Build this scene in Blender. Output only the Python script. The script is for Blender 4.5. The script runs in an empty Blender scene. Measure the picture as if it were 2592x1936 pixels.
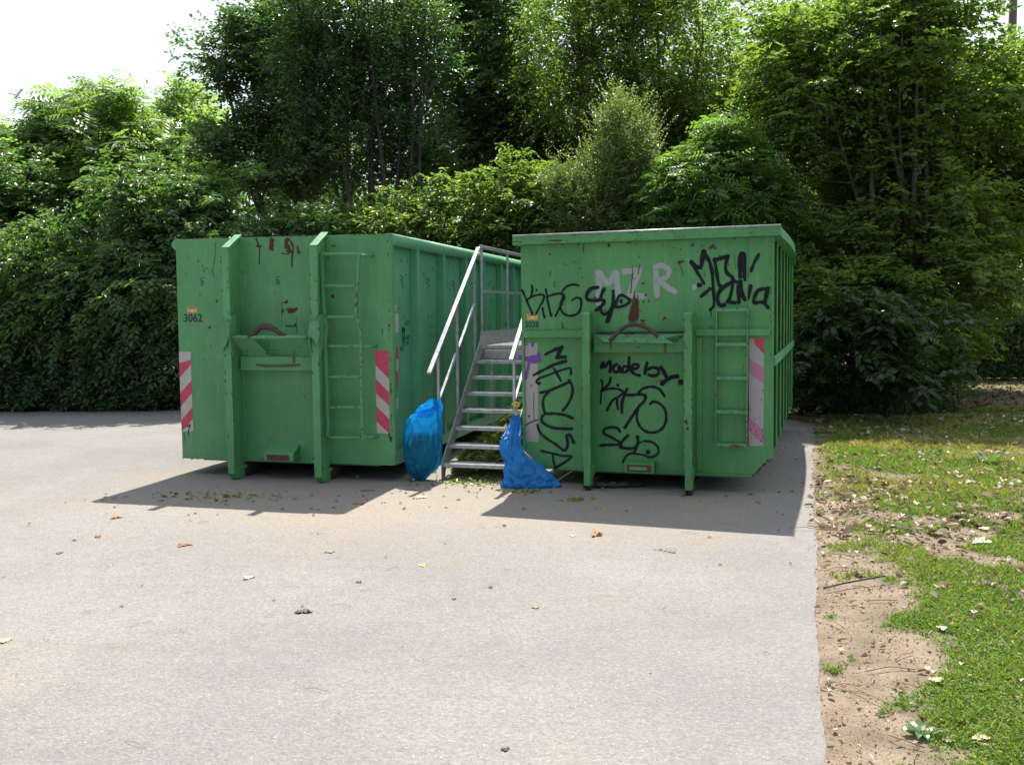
import bpy, bmesh, math, random
import numpy as np
from mathutils import Vector, Matrix, noise as mnoise

# ------------------------------------------------------------------ camera
scene = bpy.context.scene
HC, PITCH, ROLL, FPX, CX, CY = 1.7624, 0.0753, -0.0066, 2416.6, 1296.0, 968.0
_f = Vector((0, math.cos(PITCH), -math.sin(PITCH)))
_u = Vector((0, math.sin(PITCH), math.cos(PITCH)))
_r = Vector((1, 0, 0))
RT = _r * math.cos(ROLL) + _u * math.sin(ROLL)
UP = -_r * math.sin(ROLL) + _u * math.cos(ROLL)
FW = _f
cd = bpy.data.cameras.new("camera")
cam = bpy.data.objects.new("camera", cd)
scene.collection.objects.link(cam)
cd.sensor_width = 36.0
cd.lens = FPX / 2592.0 * 36.0
cd.clip_end = 2000
cam.matrix_world = Matrix(((RT.x, UP.x, -FW.x, 0), (RT.y, UP.y, -FW.y, 0), (RT.z, UP.z, -FW.z, HC), (0, 0, 0, 1)))
scene.camera = cam

# ------------------------------------------------------------------ world, sun, exposure
SUN_EL, SUN_AZ = math.radians(57.8), math.radians(10.8)
world = bpy.data.worlds.new("World"); scene.world = world
world.use_nodes = True
nt = world.node_tree; nt.nodes.clear()
out = nt.nodes.new('ShaderNodeOutputWorld'); bg = nt.nodes.new('ShaderNodeBackground')
sky = nt.nodes.new('ShaderNodeTexSky'); sky.sky_type = 'NISHITA'; sky.sun_disc = False
sky.sun_elevation = SUN_EL; sky.sun_rotation = SUN_AZ; sky.dust_density = 2.0; sky.air_density = 1.2
tc = nt.nodes.new('ShaderNodeTexCoord')
nz = nt.nodes.new('ShaderNodeTexNoise'); nz.inputs['Scale'].default_value = 2.3; nz.inputs['Detail'].default_value = 6
rp = nt.nodes.new('ShaderNodeValToRGB')
rp.color_ramp.elements[0].position = 0.30; rp.color_ramp.elements[0].color = (.6, .6, .6, 1)
rp.color_ramp.elements[1].position = 0.60; rp.color_ramp.elements[1].color = (1, 1, 1, 1)
mx = nt.nodes.new('ShaderNodeMix'); mx.data_type = 'RGBA'
nt.links.new(tc.outputs['Generated'], nz.inputs['Vector'])
nt.links.new(nz.outputs['Fac'], rp.inputs['Fac'])
dot = nt.nodes.new('ShaderNodeVectorMath'); dot.operation = 'DOT_PRODUCT'; dot.inputs[1].default_value = (math.sin(SUN_AZ)*math.cos(SUN_EL), math.cos(SUN_AZ)*math.cos(SUN_EL), math.sin(SUN_EL))
nrm = nt.nodes.new('ShaderNodeVectorMath'); nrm.operation = 'NORMALIZE'
nt.links.new(tc.outputs['Generated'], nrm.inputs[0]); nt.links.new(nrm.outputs[0], dot.inputs[0])
rp2 = nt.nodes.new('ShaderNodeMapRange'); rp2.inputs['From Min'].default_value = 0.0; rp2.inputs['From Max'].default_value = .6; rp2.inputs['To Min'].default_value = .10; rp2.inputs['To Max'].default_value = 1.0
nt.links.new(dot.outputs['Value'], rp2.inputs['Value'])
mm0 = nt.nodes.new('ShaderNodeMath'); mm0.operation = 'MULTIPLY'; nt.links.new(rp.outputs['Color'], mm0.inputs[0]); nt.links.new(rp2.outputs['Result'], mm0.inputs[1])
nt.links.new(mm0.outputs[0], mx.inputs['Factor'])
nt.links.new(sky.outputs['Color'], mx.inputs['A'])
mx.inputs['B'].default_value = (6.9, 7.5, 8.3, 1)
nt.links.new(mx.outputs['Result'], bg.inputs['Color'])
bg.inputs['Strength'].default_value = 0.085
nt.links.new(bg.outputs['Background'], out.inputs['Surface'])

sl = bpy.data.lights.new("sun", 'SUN'); sl.energy = 5.0; sl.angle = math.radians(0.5); sl.color = (1.0, .95, .87)
so = bpy.data.objects.new("sun", sl); scene.collection.objects.link(so)
sdir = Vector((math.sin(SUN_AZ) * math.cos(SUN_EL), math.cos(SUN_AZ) * math.cos(SUN_EL), math.sin(SUN_EL)))
so.rotation_euler = sdir.to_track_quat('Z', 'Y').to_euler()
so.location = (0, 0, 30)
scene.view_settings.view_transform = 'Standard'; scene.view_settings.look = 'None'
scene.view_settings.gamma = 1.0; scene.view_settings.exposure = 1.0
try:
    scene.cycles.max_bounces = 8; scene.cycles.transparent_max_bounces = 12
    scene.cycles.transmission_bounces = 6; scene.cycles.diffuse_bounces = 5
except Exception: pass

# ------------------------------------------------------------------ helpers
COL = scene.collection
def tag(o, label=None, cat=None, group=None, kind=None):
    if label: o['label'] = label
    if cat: o['category'] = cat
    if group: o['group'] = group
    if kind: o['kind'] = kind
    return o
def empty(name, mat=None, loc=None):
    o = bpy.data.objects.new(name, None); COL.objects.link(o); o.empty_display_size = .2
    if mat is not None: o.matrix_world = mat
    if loc is not None: o.location = loc
    return o
def ray(px, py):
    return (FW + RT * ((px - CX) / FPX) - UP * ((py - CY) / FPX))
def ground(px, py, z=0.0):
    d = ray(px, py); t = (z - HC) / d.z
    return Vector((0, 0, HC)) + d * t
def at(px, py, D):
    d = ray(px, py); t = D / d.y
    return Vector((0, 0, HC)) + d * t
class MB:
    def __init__(s): s.v = []; s.f = []; s.m = []; s.sm = []
    def poly(s, pts, m=0):
        i = len(s.v); s.v += [tuple(p) for p in pts]; s.f.append(tuple(range(i, i + len(pts)))); s.m.append(m); s.sm.append(False)
    def hexa(s, p, m=0):      # 8 corners: bottom 4 ccw, top 4 ccw
        i = len(s.v); s.v += [tuple(q) for q in p]
        for f in ((0,3,2,1),(4,5,6,7),(0,1,5,4),(1,2,6,5),(2,3,7,6),(3,0,4,7)):
            s.f.append(tuple(i + k for k in f)); s.m.append(m); s.sm.append(False)
    def box(s, x0, x1, y0, y1, z0, z1, m=0):
        s.hexa([(x0,y0,z0),(x1,y0,z0),(x1,y1,z0),(x0,y1,z0),(x0,y0,z1),(x1,y0,z1),(x1,y1,z1),(x0,y1,z1)], m)
    def prism(s, prof, axis, a, b, m=0):   # prof: list of 2D pts in the other two axes
        n = len(prof); i = len(s.v)
        def P(q, t):
            if axis == 'x': return (t, q[0], q[1])
            if axis == 'y': return (q[0], t, q[1])
            return (q[0], q[1], t)
        s.v += [P(q, a) for q in prof] + [P(q, b) for q in prof]
        for k in range(n):
            j = (k + 1) % n
            s.f.append((i+k, i+j, i+n+j, i+n+k)); s.m.append(m); s.sm.append(False)
        s.f.append(tuple(i + k for k in range(n))[::-1]); s.f.append(tuple(i + n + k for k in range(n)))
        s.m += [m, m]; s.sm += [False, False]
    def tube(s, pts, r, n=8, m=0, smooth=True, rot=0.0, ry=None, cap=True):
        pts = [Vector(p) for p in pts]; rs = r if isinstance(r, (list, tuple)) else [r] * len(pts)
        up = None; base = len(s.v)
        for k, p in enumerate(pts):
            t = (pts[min(k+1, len(pts)-1)] - pts[max(k-1, 0)]).normalized()
            if up is None:
                up = Vector((0,0,1)) if abs(t.z) < .9 else Vector((0,1,0))
            a = t.cross(up)
            if a.length < 1e-6: a = t.orthogonal()
            a.normalize(); up2 = a.cross(t).normalized(); up = up2
            for q in range(n):
                th = 2*math.pi*q/n + rot
                s.v.append(tuple(p + a * (math.cos(th) * rs[k]) + up2 * (math.sin(th) * (ry if ry else rs[k]))))
        for k in range(len(pts) - 1):
            for q in range(n):
                b = base + k*n; s.f.append((b+q, b+(q+1)%n, b+n+(q+1)%n, b+n+q)); s.m.append(m); s.sm.append(smooth)
        if cap:
            s.f.append(tuple(base + q for q in range(n))[::-1]); s.m.append(m); s.sm.append(False)
            b = base + (len(pts)-1)*n; s.f.append(tuple(b + q for q in range(n))); s.m.append(m); s.sm.append(False)
    def bar(s, a, b, w, h, m=0):   # rectangular bar from a to b
        s.tube([a, b], w / 2 * math.sqrt(2), 4, m, smooth=False, rot=math.pi/4, ry=h / 2 * math.sqrt(2))
    def build(s, name, mats, parent=None, bevel=0.0):
        me = bpy.data.meshes.new(name); me.from_pydata(s.v, [], s.f)
        for mt in (mats if isinstance(mats, (list, tuple)) else [mats]): me.materials.append(mt)
        me.polygons.foreach_set('material_index', s.m); me.polygons.foreach_set('use_smooth', s.sm)
        me.update()
        bm = bmesh.new(); bm.from_mesh(me); bmesh.ops.recalc_face_normals(bm, faces=bm.faces); bm.to_mesh(me); bm.free()
        o = bpy.data.objects.new(name, me); COL.objects.link(o)
        if parent: o.parent = parent
        if bevel > 0:
            md = o.modifiers.new('bevel', 'BEVEL'); md.width = bevel; md.segments = 2; md.limit_method = 'ANGLE'; md.angle_limit = math.radians(40)
            md.harden_normals = False
        return o

# ------------------------------------------------------------------ materials
def newmat(name):
    m = bpy.data.materials.new(name); m.use_nodes = True
    return m, m.node_tree, m.node_tree.nodes.get('Principled BSDF')
def N(t, kind, **kw):
    n = t.nodes.new(kind)
    for k, v in kw.items():
        if k in n.inputs.keys() if hasattr(n.inputs, 'keys') else False: n.inputs[k].default_value = v
        else: setattr(n, k, v)
    return n
def noise(t, vec, scale, detail=4, rough=.55, dist=0):
    n = t.nodes.new('ShaderNodeTexNoise'); n.inputs['Scale'].default_value = scale; n.inputs['Detail'].default_value = detail
    n.inputs['Roughness'].default_value = rough; n.inputs['Distortion'].default_value = dist
    if vec is not None: t.links.new(vec, n.inputs['Vector'])
    return n.outputs['Fac']
def ramp(t, fac, stops):
    n = t.nodes.new('ShaderNodeValToRGB'); cr = n.color_ramp
    while len(cr.elements) < len(stops): cr.elements.new(.5)
    for e, (p, c) in zip(cr.elements, stops):
        e.position = p; e.color = (c, c, c, 1) if isinstance(c, (int, float)) else (*c, 1)
    t.links.new(fac, n.inputs['Fac']); return n.outputs['Color']
def mixc(t, fac, a, b, mode='MIX'):
    n = t.nodes.new('ShaderNodeMix'); n.data_type = 'RGBA'; n.blend_type = mode
    for s, v in (('Factor', fac), ('A', a), ('B', b)):
        if isinstance(v, (int, float)): n.inputs[s].default_value = v
        elif isinstance(v, tuple): n.inputs[s].default_value = (*v, 1)
        else: t.links.new(v, n.inputs[s])
    return n.outputs['Result']
def math_(t, op, a, b=None):
    n = t.nodes.new('ShaderNodeMath'); n.operation = op
    for i, v in enumerate((a, b)):
        if v is None: continue
        if isinstance(v, (int, float)): n.inputs[i].default_value = v
        else: t.links.new(v, n.inputs[i])
    return n.outputs[0]
def mapping(t, vec, sc):
    n = t.nodes.new('ShaderNodeMapping'); n.inputs['Scale'].default_value = sc; t.links.new(vec, n.inputs['Vector']); return n.outputs['Vector']
def objc(t): return t.nodes.new('ShaderNodeTexCoord').outputs['Object']
def bump(t, h, strength, dist, bs):
    n = t.nodes.new('ShaderNodeBump'); n.inputs['Strength'].default_value = strength; n.inputs['Distance'].default_value = dist
    t.links.new(h, n.inputs['Height']); t.links.new(n.outputs['Normal'], bs.inputs['Normal'])
RUST = (.10, .028, .018)
def paint(name, c, rust=.66, seed=0.0, dirt=.5):
    m, t, b = newmat(name); oc = objc(t)
    off = t.nodes.new('ShaderNodeVectorMath'); off.operation = 'ADD'; off.inputs[1].default_value = (seed, seed * .7, seed * 1.3); t.links.new(oc, off.inputs[0]); v = off.outputs[0]
    dk = tuple(x * .62 for x in c); lt = tuple(min(1, x * 1.15 + .012) for x in c)
    base = mixc(t, ramp(t, noise(t, v, 1.3, 5), [(.3, 0.), (.7, 1.)]), tuple(x*.86 for x in c), lt)
    grain = ramp(t, noise(t, v, 160, 3, .7), [(.35, 0.), (.62, 1.)])
    base = mixc(t, math_(t, 'MULTIPLY', math_(t, 'SUBTRACT', 1.0, grain), .28), base, dk)
    st = ramp(t, noise(t, mapping(t, v, (9, 9, .55)), 2.0, 6, .65), [(.42, 0.), (.72, 1.)])
    base = mixc(t, math_(t, 'MULTIPLY', st, dirt * .45), base, (c[0]*.8+.02, c[1]*.42, c[2]*.45))
    pale = ramp(t, noise(t, mapping(t, v, (6, 6, 1.2)), 3.1, 5, .6), [(.56, 0.), (.75, 1.)])
    base = mixc(t, math_(t, 'MULTIPLY', pale, .22), base, (.30, .48, .36))
    scr = ramp(t, noise(t, mapping(t, v, (70, 70, 5)), 1.0, 3, .6), [(.715, 0.), (.74, 1.)])
    base = mixc(t, math_(t, 'MULTIPLY', scr, .7), base, (.03, .06, .04))
    rm = noise(t, v, 26, 6, .62)
    rl = noise(t, v, 2.4, 3)
    rr = math_(t, 'ADD', math_(t, 'MULTIPLY', rm, .72), math_(t, 'MULTIPLY', rl, .35))
    rf = ramp(t, rr, [(rust, 0.), (rust + .012, 1.)])
    rc = mixc(t, noise(t, v, 60, 3), RUST, (.19, .07, .04))
    col = mixc(t, rf, base, rc)
    t.links.new(col, b.inputs['Base Color'])
    ro = mixc(t, rf, ramp(t, noise(t, v, 5, 4), [(.3, .42), (.7, .62)]), (.9, .9, .9))
    t.links.new(ro, b.inputs['Roughness'])
    hh = math_(t, 'ADD', math_(t, 'MULTIPLY', noise(t, v, 1.7, 2), 26.0), math_(t, 'ADD', math_(t, 'MULTIPLY', noise(t, v, 90, 3), .25), math_(t, 'MULTIPLY', rf, -.3)))
    bump(t, hh, .35, .004, b)
    return m
GREEN = (.082, .36, .150)
M_LG = paint('left_green_paint', (.083, .290, .104), .705, 3.1)
M_SKYLIT = paint('skylit_side_green', (.090, .330, .165), .71, 7.7)  # bluer, lighter green: sky reflection on the side faces put into the colour
M_RG = paint('right_green_paint', (.072, .278, .084), .675, 11.3, .6)
M_LADDER = paint('ladder_green_paint', (.088, .295, .120), .61, 5.2)
M_RUSTGREEN = paint('chipped_green_paint', (.085, .28, .12), .60, 1.4)
def rusty(name, c1, c2, rough=.85):
    m, t, b = newmat(name); v = objc(t)
    t.links.new(mixc(t, ramp(t, noise(t, v, 35, 6, .65), [(.35, 0.), (.65, 1.)]), c1, c2), b.inputs['Base Color'])
    b.inputs['Roughness'].default_value = rough
    bump(t, noise(t, v, 120, 5), .5, .003, b); return m
M_RUST = rusty('rust', (.075, .022, .016), (.15, .05, .03))
M_HOOK = rusty('worn_steel', (.035, .03, .035), (.10, .05, .035), .5); 
M_HOOK.node_tree.nodes['Principled BSDF'].inputs['Metallic'].default_value = .4
M_DARK = rusty('dark_iron', (.02, .018, .016), (.05, .03, .02))
def galv():
    m, t, b = newmat('galvanised_steel'); v = objc(t)
    t.links.new(mixc(t, ramp(t, noise(t, v, 14, 5, .6), [(.35, 0.), (.65, 1.)]), (.30, .31, .315), (.48, .49, .50)), b.inputs['Base Color'])
    b.inputs['Metallic'].default_value = .45
    t.links.new(ramp(t, noise(t, v, 30, 4), [(.3, .38), (.7, .6)]), b.inputs['Roughness'])
    bump(t, noise(t, v, 70, 4), .25, .002, b); return m
M_GALV = galv()
def flat(name, c, rough=.6, var=.25, scale=25):
    m, t, b = newmat(name); v = objc(t)
    t.links.new(mixc(t, noise(t, v, scale, 5, .6), tuple(x * (1 - var) for x in c), tuple(min(1, x * (1 + var)) for x in c)), b.inputs['Base Color'])
    b.inputs['Roughness'].default_value = rough; return m
def spray(name, c, hard, op=1.0, nsc=60, wear=None):
    m, t, b = newmat(name); b.inputs['Base Color'].default_value = (*c, 1); b.inputs['Roughness'].default_value = .7; b.inputs['Specular IOR Level'].default_value = .22
    a = t.nodes.new('ShaderNodeAttribute'); a.attribute_name = 'edge'
    v = objc(t)
    d = math_(t, 'ADD', a.outputs['Fac'], math_(t, 'MULTIPLY', math_(t, 'SUBTRACT', noise(t, v, nsc, 4, .7), .5), .5))
    al = ramp(t, d, [(hard, 1.), (1.0 if hard < .8 else .98, 0.)])
    al = math_(t, 'MULTIPLY', al, op)
    if wear: al = math_(t, 'MULTIPLY', al, ramp(t, noise(t, v, 45, 5, .7), [(wear, 1.), (wear + .06, 0.)]))
    t.links.new(al, b.inputs['Alpha']); return m
M_BLACK = spray('black_spray_paint', (.009, .010, .015), .78)
M_BLACKSOFT = spray('thin_black_spray_paint', (.012, .015, .02), .55, .95)
M_PEN = spray('black_marker', (.02, .035, .03), .6, .85)
M_WHITE = spray('faded_white_spray_paint', (.36, .40, .38), .62, .88, 40)
M_PURPLE = spray('purple_spray_paint', (.20, .08, .36), .8, .9)
M_RUSTMARK = spray('rust_mark', (.10, .028, .020), .72, 1.0, 90)
M_RUSTSOFT = spray('rust_run', (.13, .05, .025), .1, .6, 60)
M_SCRATCH = spray('scratch', (.02, .05, .035), .5, .8, 90)
M_NUM = flat('black_lettering', (.015, .017, .02), .5)
M_REDS = flat('red_reflective_sheet', (.50, .04, .09), .45, .35, 14)
M_PINK = flat('faded_pink_reflective_sheet', (.44, .16, .27), .5, .18, 18)
M_WHITES = flat('white_reflective_sheet', (.42, .40, .36), .5, .25, 12)
M_GREYS = flat('weathered_white_sheet', (.36, .33, .31), .6, .15, 20)
M_ORANGE = flat('orange_sticker', (.75, .34, .03), .5, .12)
M_BLUEW = flat('pale_blue_sticker', (.45, .52, .7), .5, .1)
M_YELLOWTIE = flat('yellow_cloth', (.62, .45, .10), .8, .3)
M_STRING = flat('white_string', (.6, .6, .55), .8)

# ------------------------------------------------------------------ paint strokes on a surface
def catmull(P, sub=6):
    if len(P) < 3: 
        return [tuple(P[0][k] + (P[-1][k]-P[0][k])*i/6 for k in range(len(P[0]))) for i in range(7)] if len(P) == 2 else P
    Q = [P[0]] + list(P) + [P[-1]]; o = []
    for i in range(1, len(Q) - 2):
        for j in range(sub):
            t = j / sub
            o.append(tuple(.5 * ((2*Q[i][k]) + (-Q[i-1][k]+Q[i+1][k])*t + (2*Q[i-1][k]-5*Q[i][k]+4*Q[i+1][k]-Q[i+2][k])*t*t + (-Q[i-1][k]+3*Q[i][k]-3*Q[i+1][k]+Q[i+2][k])*t**3) for k in range(len(Q[0]))))
    o.append(tuple(P[-1])); return o
class Strokes:
    """flat paint strokes lying on a plane: given by a map (a,b,off)->xyz"""
    def __init__(s, place, step=1.6e-5, off0=.0012):
        s.wf = 1.0; s.v = []; s.f = []; s.e = []; s.place = place; s.o = off0; s.step = step
    def add(s, a, b, e): s.v.append(tuple(s.place(a, b, s.o))); s.e.append(e); return len(s.v) - 1
    def stroke(s, pts, w, smooth=True, w1=None):
        w1 = (w if w1 is None else w1) * s.wf; w = w * s.wf
        P = catmull([tuple(p) for p in pts]) if smooth else pts
        n = len(P); prev = None; w1 = w if w1 is None else w1
        for i, p in enumerate(P):
            q0 = P[max(i-1, 0)]; q1 = P[min(i+1, n-1)]
            tx, ty = q1[0]-q0[0], q1[1]-q0[1]; L = math.hypot(tx, ty) or 1; tx /= L; ty /= L
            ww = (w + (w1 - w) * i / max(1, n-1)) / 2 * (1 + .11*math.sin(i*.55 + p[0]*.03) + .05*math.sin(i*1.7 + p[1]*.05))
            if i == 0 or i == n-1:      # half-disc cap
                c = s.add(p[0], p[1], 0); sg = -1 if i == 0 else 1; ring = []
                for k in range(7):
                    th = -math.pi/2 + math.pi*k/6
                    dx = sg*tx*math.cos(th) - ty*math.sin(th); dy = sg*ty*math.cos(th) + tx*math.sin(th)
                    ring.append(s.add(p[0]+dx*ww, p[1]+dy*ww, 1))
                for k in range(6): s.f.append((c, ring[k], ring[k+1]))
            cur = (s.add(p[0]+ty*ww, p[1]-tx*ww, 1), s.add(p[0], p[1], 0), s.add(p[0]-ty*ww, p[1]+tx*ww, 1))
            if prev:
                s.f.append((prev[0], prev[1], cur[1], cur[0])); s.f.append((prev[1], prev[2], cur[2], cur[1]))
            prev = cur; s.o += s.step
    def blob(s, cx, cy, rx, ry, seed=0, rag=.35, n=16):
        rnd = random.Random(seed * 7.13 + cx * 3.1 + cy); c = s.add(cx, cy, 0); r = []
        ph = [rnd.uniform(0, 6.28) for _ in range(4)]
        for k in range(n):
            th = 2*math.pi*k/n; q = 1 + rag*(.5*math.sin(2*th+ph[0]) + .4*math.sin(3*th+ph[1]) + .35*math.sin(5*th+ph[2])) + rnd.uniform(-.12, .12)
            r.append(s.add(cx+math.cos(th)*rx*q, cy+math.sin(th)*ry*q, 1))
        for k in range(n): s.f.append((c, r[k], r[(k+1) % n]))
        s.o += s.step
    def poly(s, pts):
        cx = sum(p[0] for p in pts)/len(pts); cy = sum(p[1] for p in pts)/len(pts); c = s.add(cx, cy, 0)
        r = [s.add(p[0], p[1], 1) for p in pts]
        for k in range(len(r)): s.f.append((c, r[k], r[(k+1) % len(r)]))
        s.o += s.step
    def build(s, name, mat, parent):
        me = bpy.data.meshes.new(name); me.from_pydata(s.v, [], s.f); me.materials.append(mat)
        at_ = me.attributes.new('edge', 'FLOAT', 'POINT'); at_.data.foreach_set('value', s.e); me.update()
        o = bpy.data.objects.new(name, me); COL.objects.link(o); o.parent = parent
        if name in ('rust_patches', 'scratches', 'rust_runs'): o['kind'] = 'stuff'
        return o
CR = {1: (400, 560, 2.2323), 2: (950, 560, 2.2325), 3: (1260, 540, 4.13), 4: (1640, 540, 4.13), 5: (1260, 840, 3.755), 6: (1640, 840, 2.95),
      7: (1480, 880, 4.857), 8: (1480, 640, 6.354), 9: (980, 580, 5.163), 0: (0, 0, 1.0)}
def local_mapper(M, axis, val, sign=1):
    """pixel of reference -> point on the local plane axis=val of container matrix M"""
    Mi = M.inverted(); o = Mi @ Vector((0, 0, HC)); R3 = Mi.to_3x3()
    k = 'xyz'.index(axis)
    def f(px, py, v=None):
        vv = val if v is None else v
        d = R3 @ ray(px, py); t = (vv - o[k]) / d[k]; return o + d * t
    return f
def px_strokes(M, axis, val, crop, sgn=-1):
    lm = local_mapper(M, axis, val); x0, y0, s = CR[crop]; k = 'xyz'.index(axis)
    def place(a, b, off):
        p = lm(x0 + a / s, y0 + b / s); p[k] += sgn * off; return p
    return Strokes(place)
def text_mesh(name, txt, size, mat, parent, x, z, y, bold=.012, sx=1.0):
    cu = bpy.data.curves.new(name, 'FONT'); cu.body = txt; cu.size = size; cu.offset = bold * size; cu.extrude = 0.0006; cu.space_character = 1.02
    to = bpy.data.objects.new(name + '_tmp', cu); COL.objects.link(to)
    dg = bpy.context.evaluated_depsgraph_get(); me = bpy.data.meshes.new_from_object(to.evaluated_get(dg))
    bpy.data.objects.remove(to); bpy.data.curves.remove(cu)
    me.materials.clear(); me.materials.append(mat)
    for v in me.vertices:
        a, b, c = v.co; v.co = (x + a * sx, y - c, z + b)
    o = bpy.data.objects.new(name, me); COL.objects.link(o); o.parent = parent; return o

# ================================================================== GROUND
EA = ground(2080, 1936); EB = ground(2057, 1072)
def edge_x(y):
    t = (y - EA.y) / (EB.y - EA.y); base = EA.x + (EB.x - EA.x) * t
    return base + .010*math.sin(y*2.1) + .006*math.sin(y*5.3+1) + .003*math.sin(y*13.7) + .002*math.sin(y*31)
def edge_x_np(y):
    t = (y - EA.y) / (EB.y - EA.y); base = EA.x + (EB.x - EA.x) * t
    return base + .010*np.sin(y*2.1) + .006*np.sin(y*5.3+1) + .003*np.sin(y*13.7) + .002*np.sin(y*31)
def asphalt_mat():
    m, t, b = newmat('asphalt'); v = objc(t)
    big = ramp(t, noise(t, v, .45, 5, .6), [(.38, 0.), (.62, 1.)])
    base = mixc(t, big, (.214, .200, .190), (.272, .252, .237))
    base = mixc(t, ramp(t, noise(t, v, 9, 6, .75), [(.38, .22), (.60, 0.)]), base, (.125, .115, .108))
    base = mixc(t, ramp(t, noise(t, v, 38, 4, .8), [(.42, .32), (.56, 0.)]), base, (.11, .103, .10))
    base = mixc(t, ramp(t, noise(t, v, 55, 3, .8), [(.56, 0.), (.68, .45)]), base, (.40, .375, .35))
    drag = ramp(t, noise(t, mapping(t, v, (.35, 1.6, 1)), 1.7, 6, .7, .6), [(.57, 0.), (.70, .5)])
    base = mixc(t, drag, base, (.205, .165, .13))
    spot = ramp(t, noise(t, v, 2.6, 5, .7), [(.62, 0.), (.70, .4)])
    base = mixc(t, spot, base, (.135, .125, .118))
    # tan dust tracked out from the containers
    sep = t.nodes.new('ShaderNodeSeparateXYZ'); t.links.new(v, sep.inputs[0])
    dx = math_(t, 'MULTIPLY', math_(t, 'ADD', sep.outputs[0], .6), .24); dy = math_(t, 'MULTIPLY', math_(t, 'SUBTRACT', sep.outputs[1], 9.4), .34)
    dd = math_(t, 'ADD', math_(t, 'MULTIPLY', dx, dx), math_(t, 'MULTIPLY', dy, dy))
    dn = math_(t, 'ADD', dd, math_(t, 'MULTIPLY', math_(t, 'SUBTRACT', noise(t, v, .9, 6, .65), .5), 2.4))
    dust = ramp(t, dn, [(.0, .5), (.95, .0)])
    base = mixc(t, dust, base, (.33, .265, .19))
    d2 = ramp(t, noise(t, mapping(t, v, (.8, .35, 1)), 1.1, 6, .7), [(.55, 0.), (.72, .4)])
    base = mixc(t, d2, base, (.31, .26, .20))
    # aggregate
    vo = t.nodes.new('ShaderNodeTexVoronoi'); vo.inputs['Scale'].default_value = 75; t.links.new(v, vo.inputs['Vector'])
    sc = t.nodes.new('ShaderNodeSeparateColor'); t.links.new(vo.outputs['Color'], sc.inputs[0])
    base = mixc(t, ramp(t, sc.outputs[0], [(.2, .30), (.6, 0.)]), base, (.13, .125, .125))
    base = mixc(t, math_(t, 'MULTIPLY', ramp(t, sc.outputs[1], [(.90, 0.), (.94, 1.)]), ramp(t, vo.outputs['Distance'], [(.22, .45), (.38, 0.)])), base, (.42, .40, .38))
    vo2 = t.nodes.new('ShaderNodeTexVoronoi'); vo2.inputs['Scale'].default_value = 48; t.links.new(v, vo2.inputs['Vector'])
    s2 = t.nodes.new('ShaderNodeSeparateColor'); t.links.new(vo2.outputs['Color'], s2.inputs[0])
    base = mixc(t, math_(t, 'MULTIPLY', ramp(t, s2.outputs[1], [(.92, 0.), (.94, 1.)]), ramp(t, vo2.outputs['Distance'], [(.14, .6), (.24, 0.)])), base, (.48, .46, .43))
    base = mixc(t, math_(t, 'MULTIPLY', ramp(t, s2.outputs[0], [(.90, 0.), (.92, 1.)]), ramp(t, vo2.outputs['Distance'], [(.18, .6), (.30, 0.)])), base, (.08, .075, .075))
    t.links.new(base, b.inputs['Base Color']); b.inputs['Roughness'].default_value = .88
    b.inputs['Specular IOR Level'].default_value = .12
    bump(t, math_(t, 'ADD', vo.outputs['Distance'], math_(t, 'ADD', noise(t, v, 140, 3), noise(t, v, 30, 3))), .6, .005, b)
    return m
def soil_mat():
    m, t, b = newmat('soil_and_turf'); v = objc(t)
    a = t.nodes.new('ShaderNodeAttribute'); a.attribute_name = 'turf'
    soil = mixc(t, ramp(t, noise(t, v, 3.5, 6, .65), [(.35, 0.), (.65, 1.)]), (.175, .133, .097), (.31, .243, .175))
    soil = mixc(t, ramp(t, noise(t, v, 90, 4, .7), [(.4, .5), (.6, 0.)]), soil, (.09, .065, .05))
    turf = mixc(t, noise(t, v, 6, 5), (.055, .085, .022), (.12, .14, .045))
    t.links.new(mixc(t, a.outputs['Fac'], soil, turf), b.inputs['Base Color']); b.inputs['Roughness'].default_value = .95
    b.inputs['Specular IOR Level'].default_value = .15
    bump(t, noise(t, v, 45, 6, .7), .8, .015, b); return m
M_ASPH = asphalt_mat(); M_SOIL = soil_mat()
# asphalt sheet
mb = MB(); ys = np.arange(-6, EB.y + .01, .06)
right = [(edge_x(y), y) for y in ys]
back = []
xs = np.linspace(edge_x(ys[-1]) - .1, -40, 220)
for x in xs:
    yb = 15.0 + (3.2 - min(x, 3.2)) * .28 if x > -4.5 else 17.16 - (x + 4.5) * .02
    back.append((x, yb + .06*math.sin(x*3.1) + .05*math.sin(x*8.3+2) + .03*math.sin(x*19)))
outl = right + back + [(-40, -6)]
top = [(x, y, 0.0) for x, y in outl]
me = bpy.data.meshes.new('asphalt'); bm = bmesh.new()
vs = [bm.verts.new(p) for p in top]; f = bm.faces.new(vs)
ex = bmesh.ops.extrude_face_region(bm, geom=[f])
for g in ex['geom']:
    if isinstance(g, bmesh.types.BMVert): g.co.z -= .05
bmesh.ops.recalc_face_normals(bm, faces=bm.faces); bm.to_mesh(me); bm.free(); me.materials.append(M_ASPH)
asph = bpy.data.objects.new('pavement', me); COL.objects.link(asph); tag(asph, 'worn pale grey asphalt yard with stone flecks and tan dust', 'pavement', kind='structure')

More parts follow.
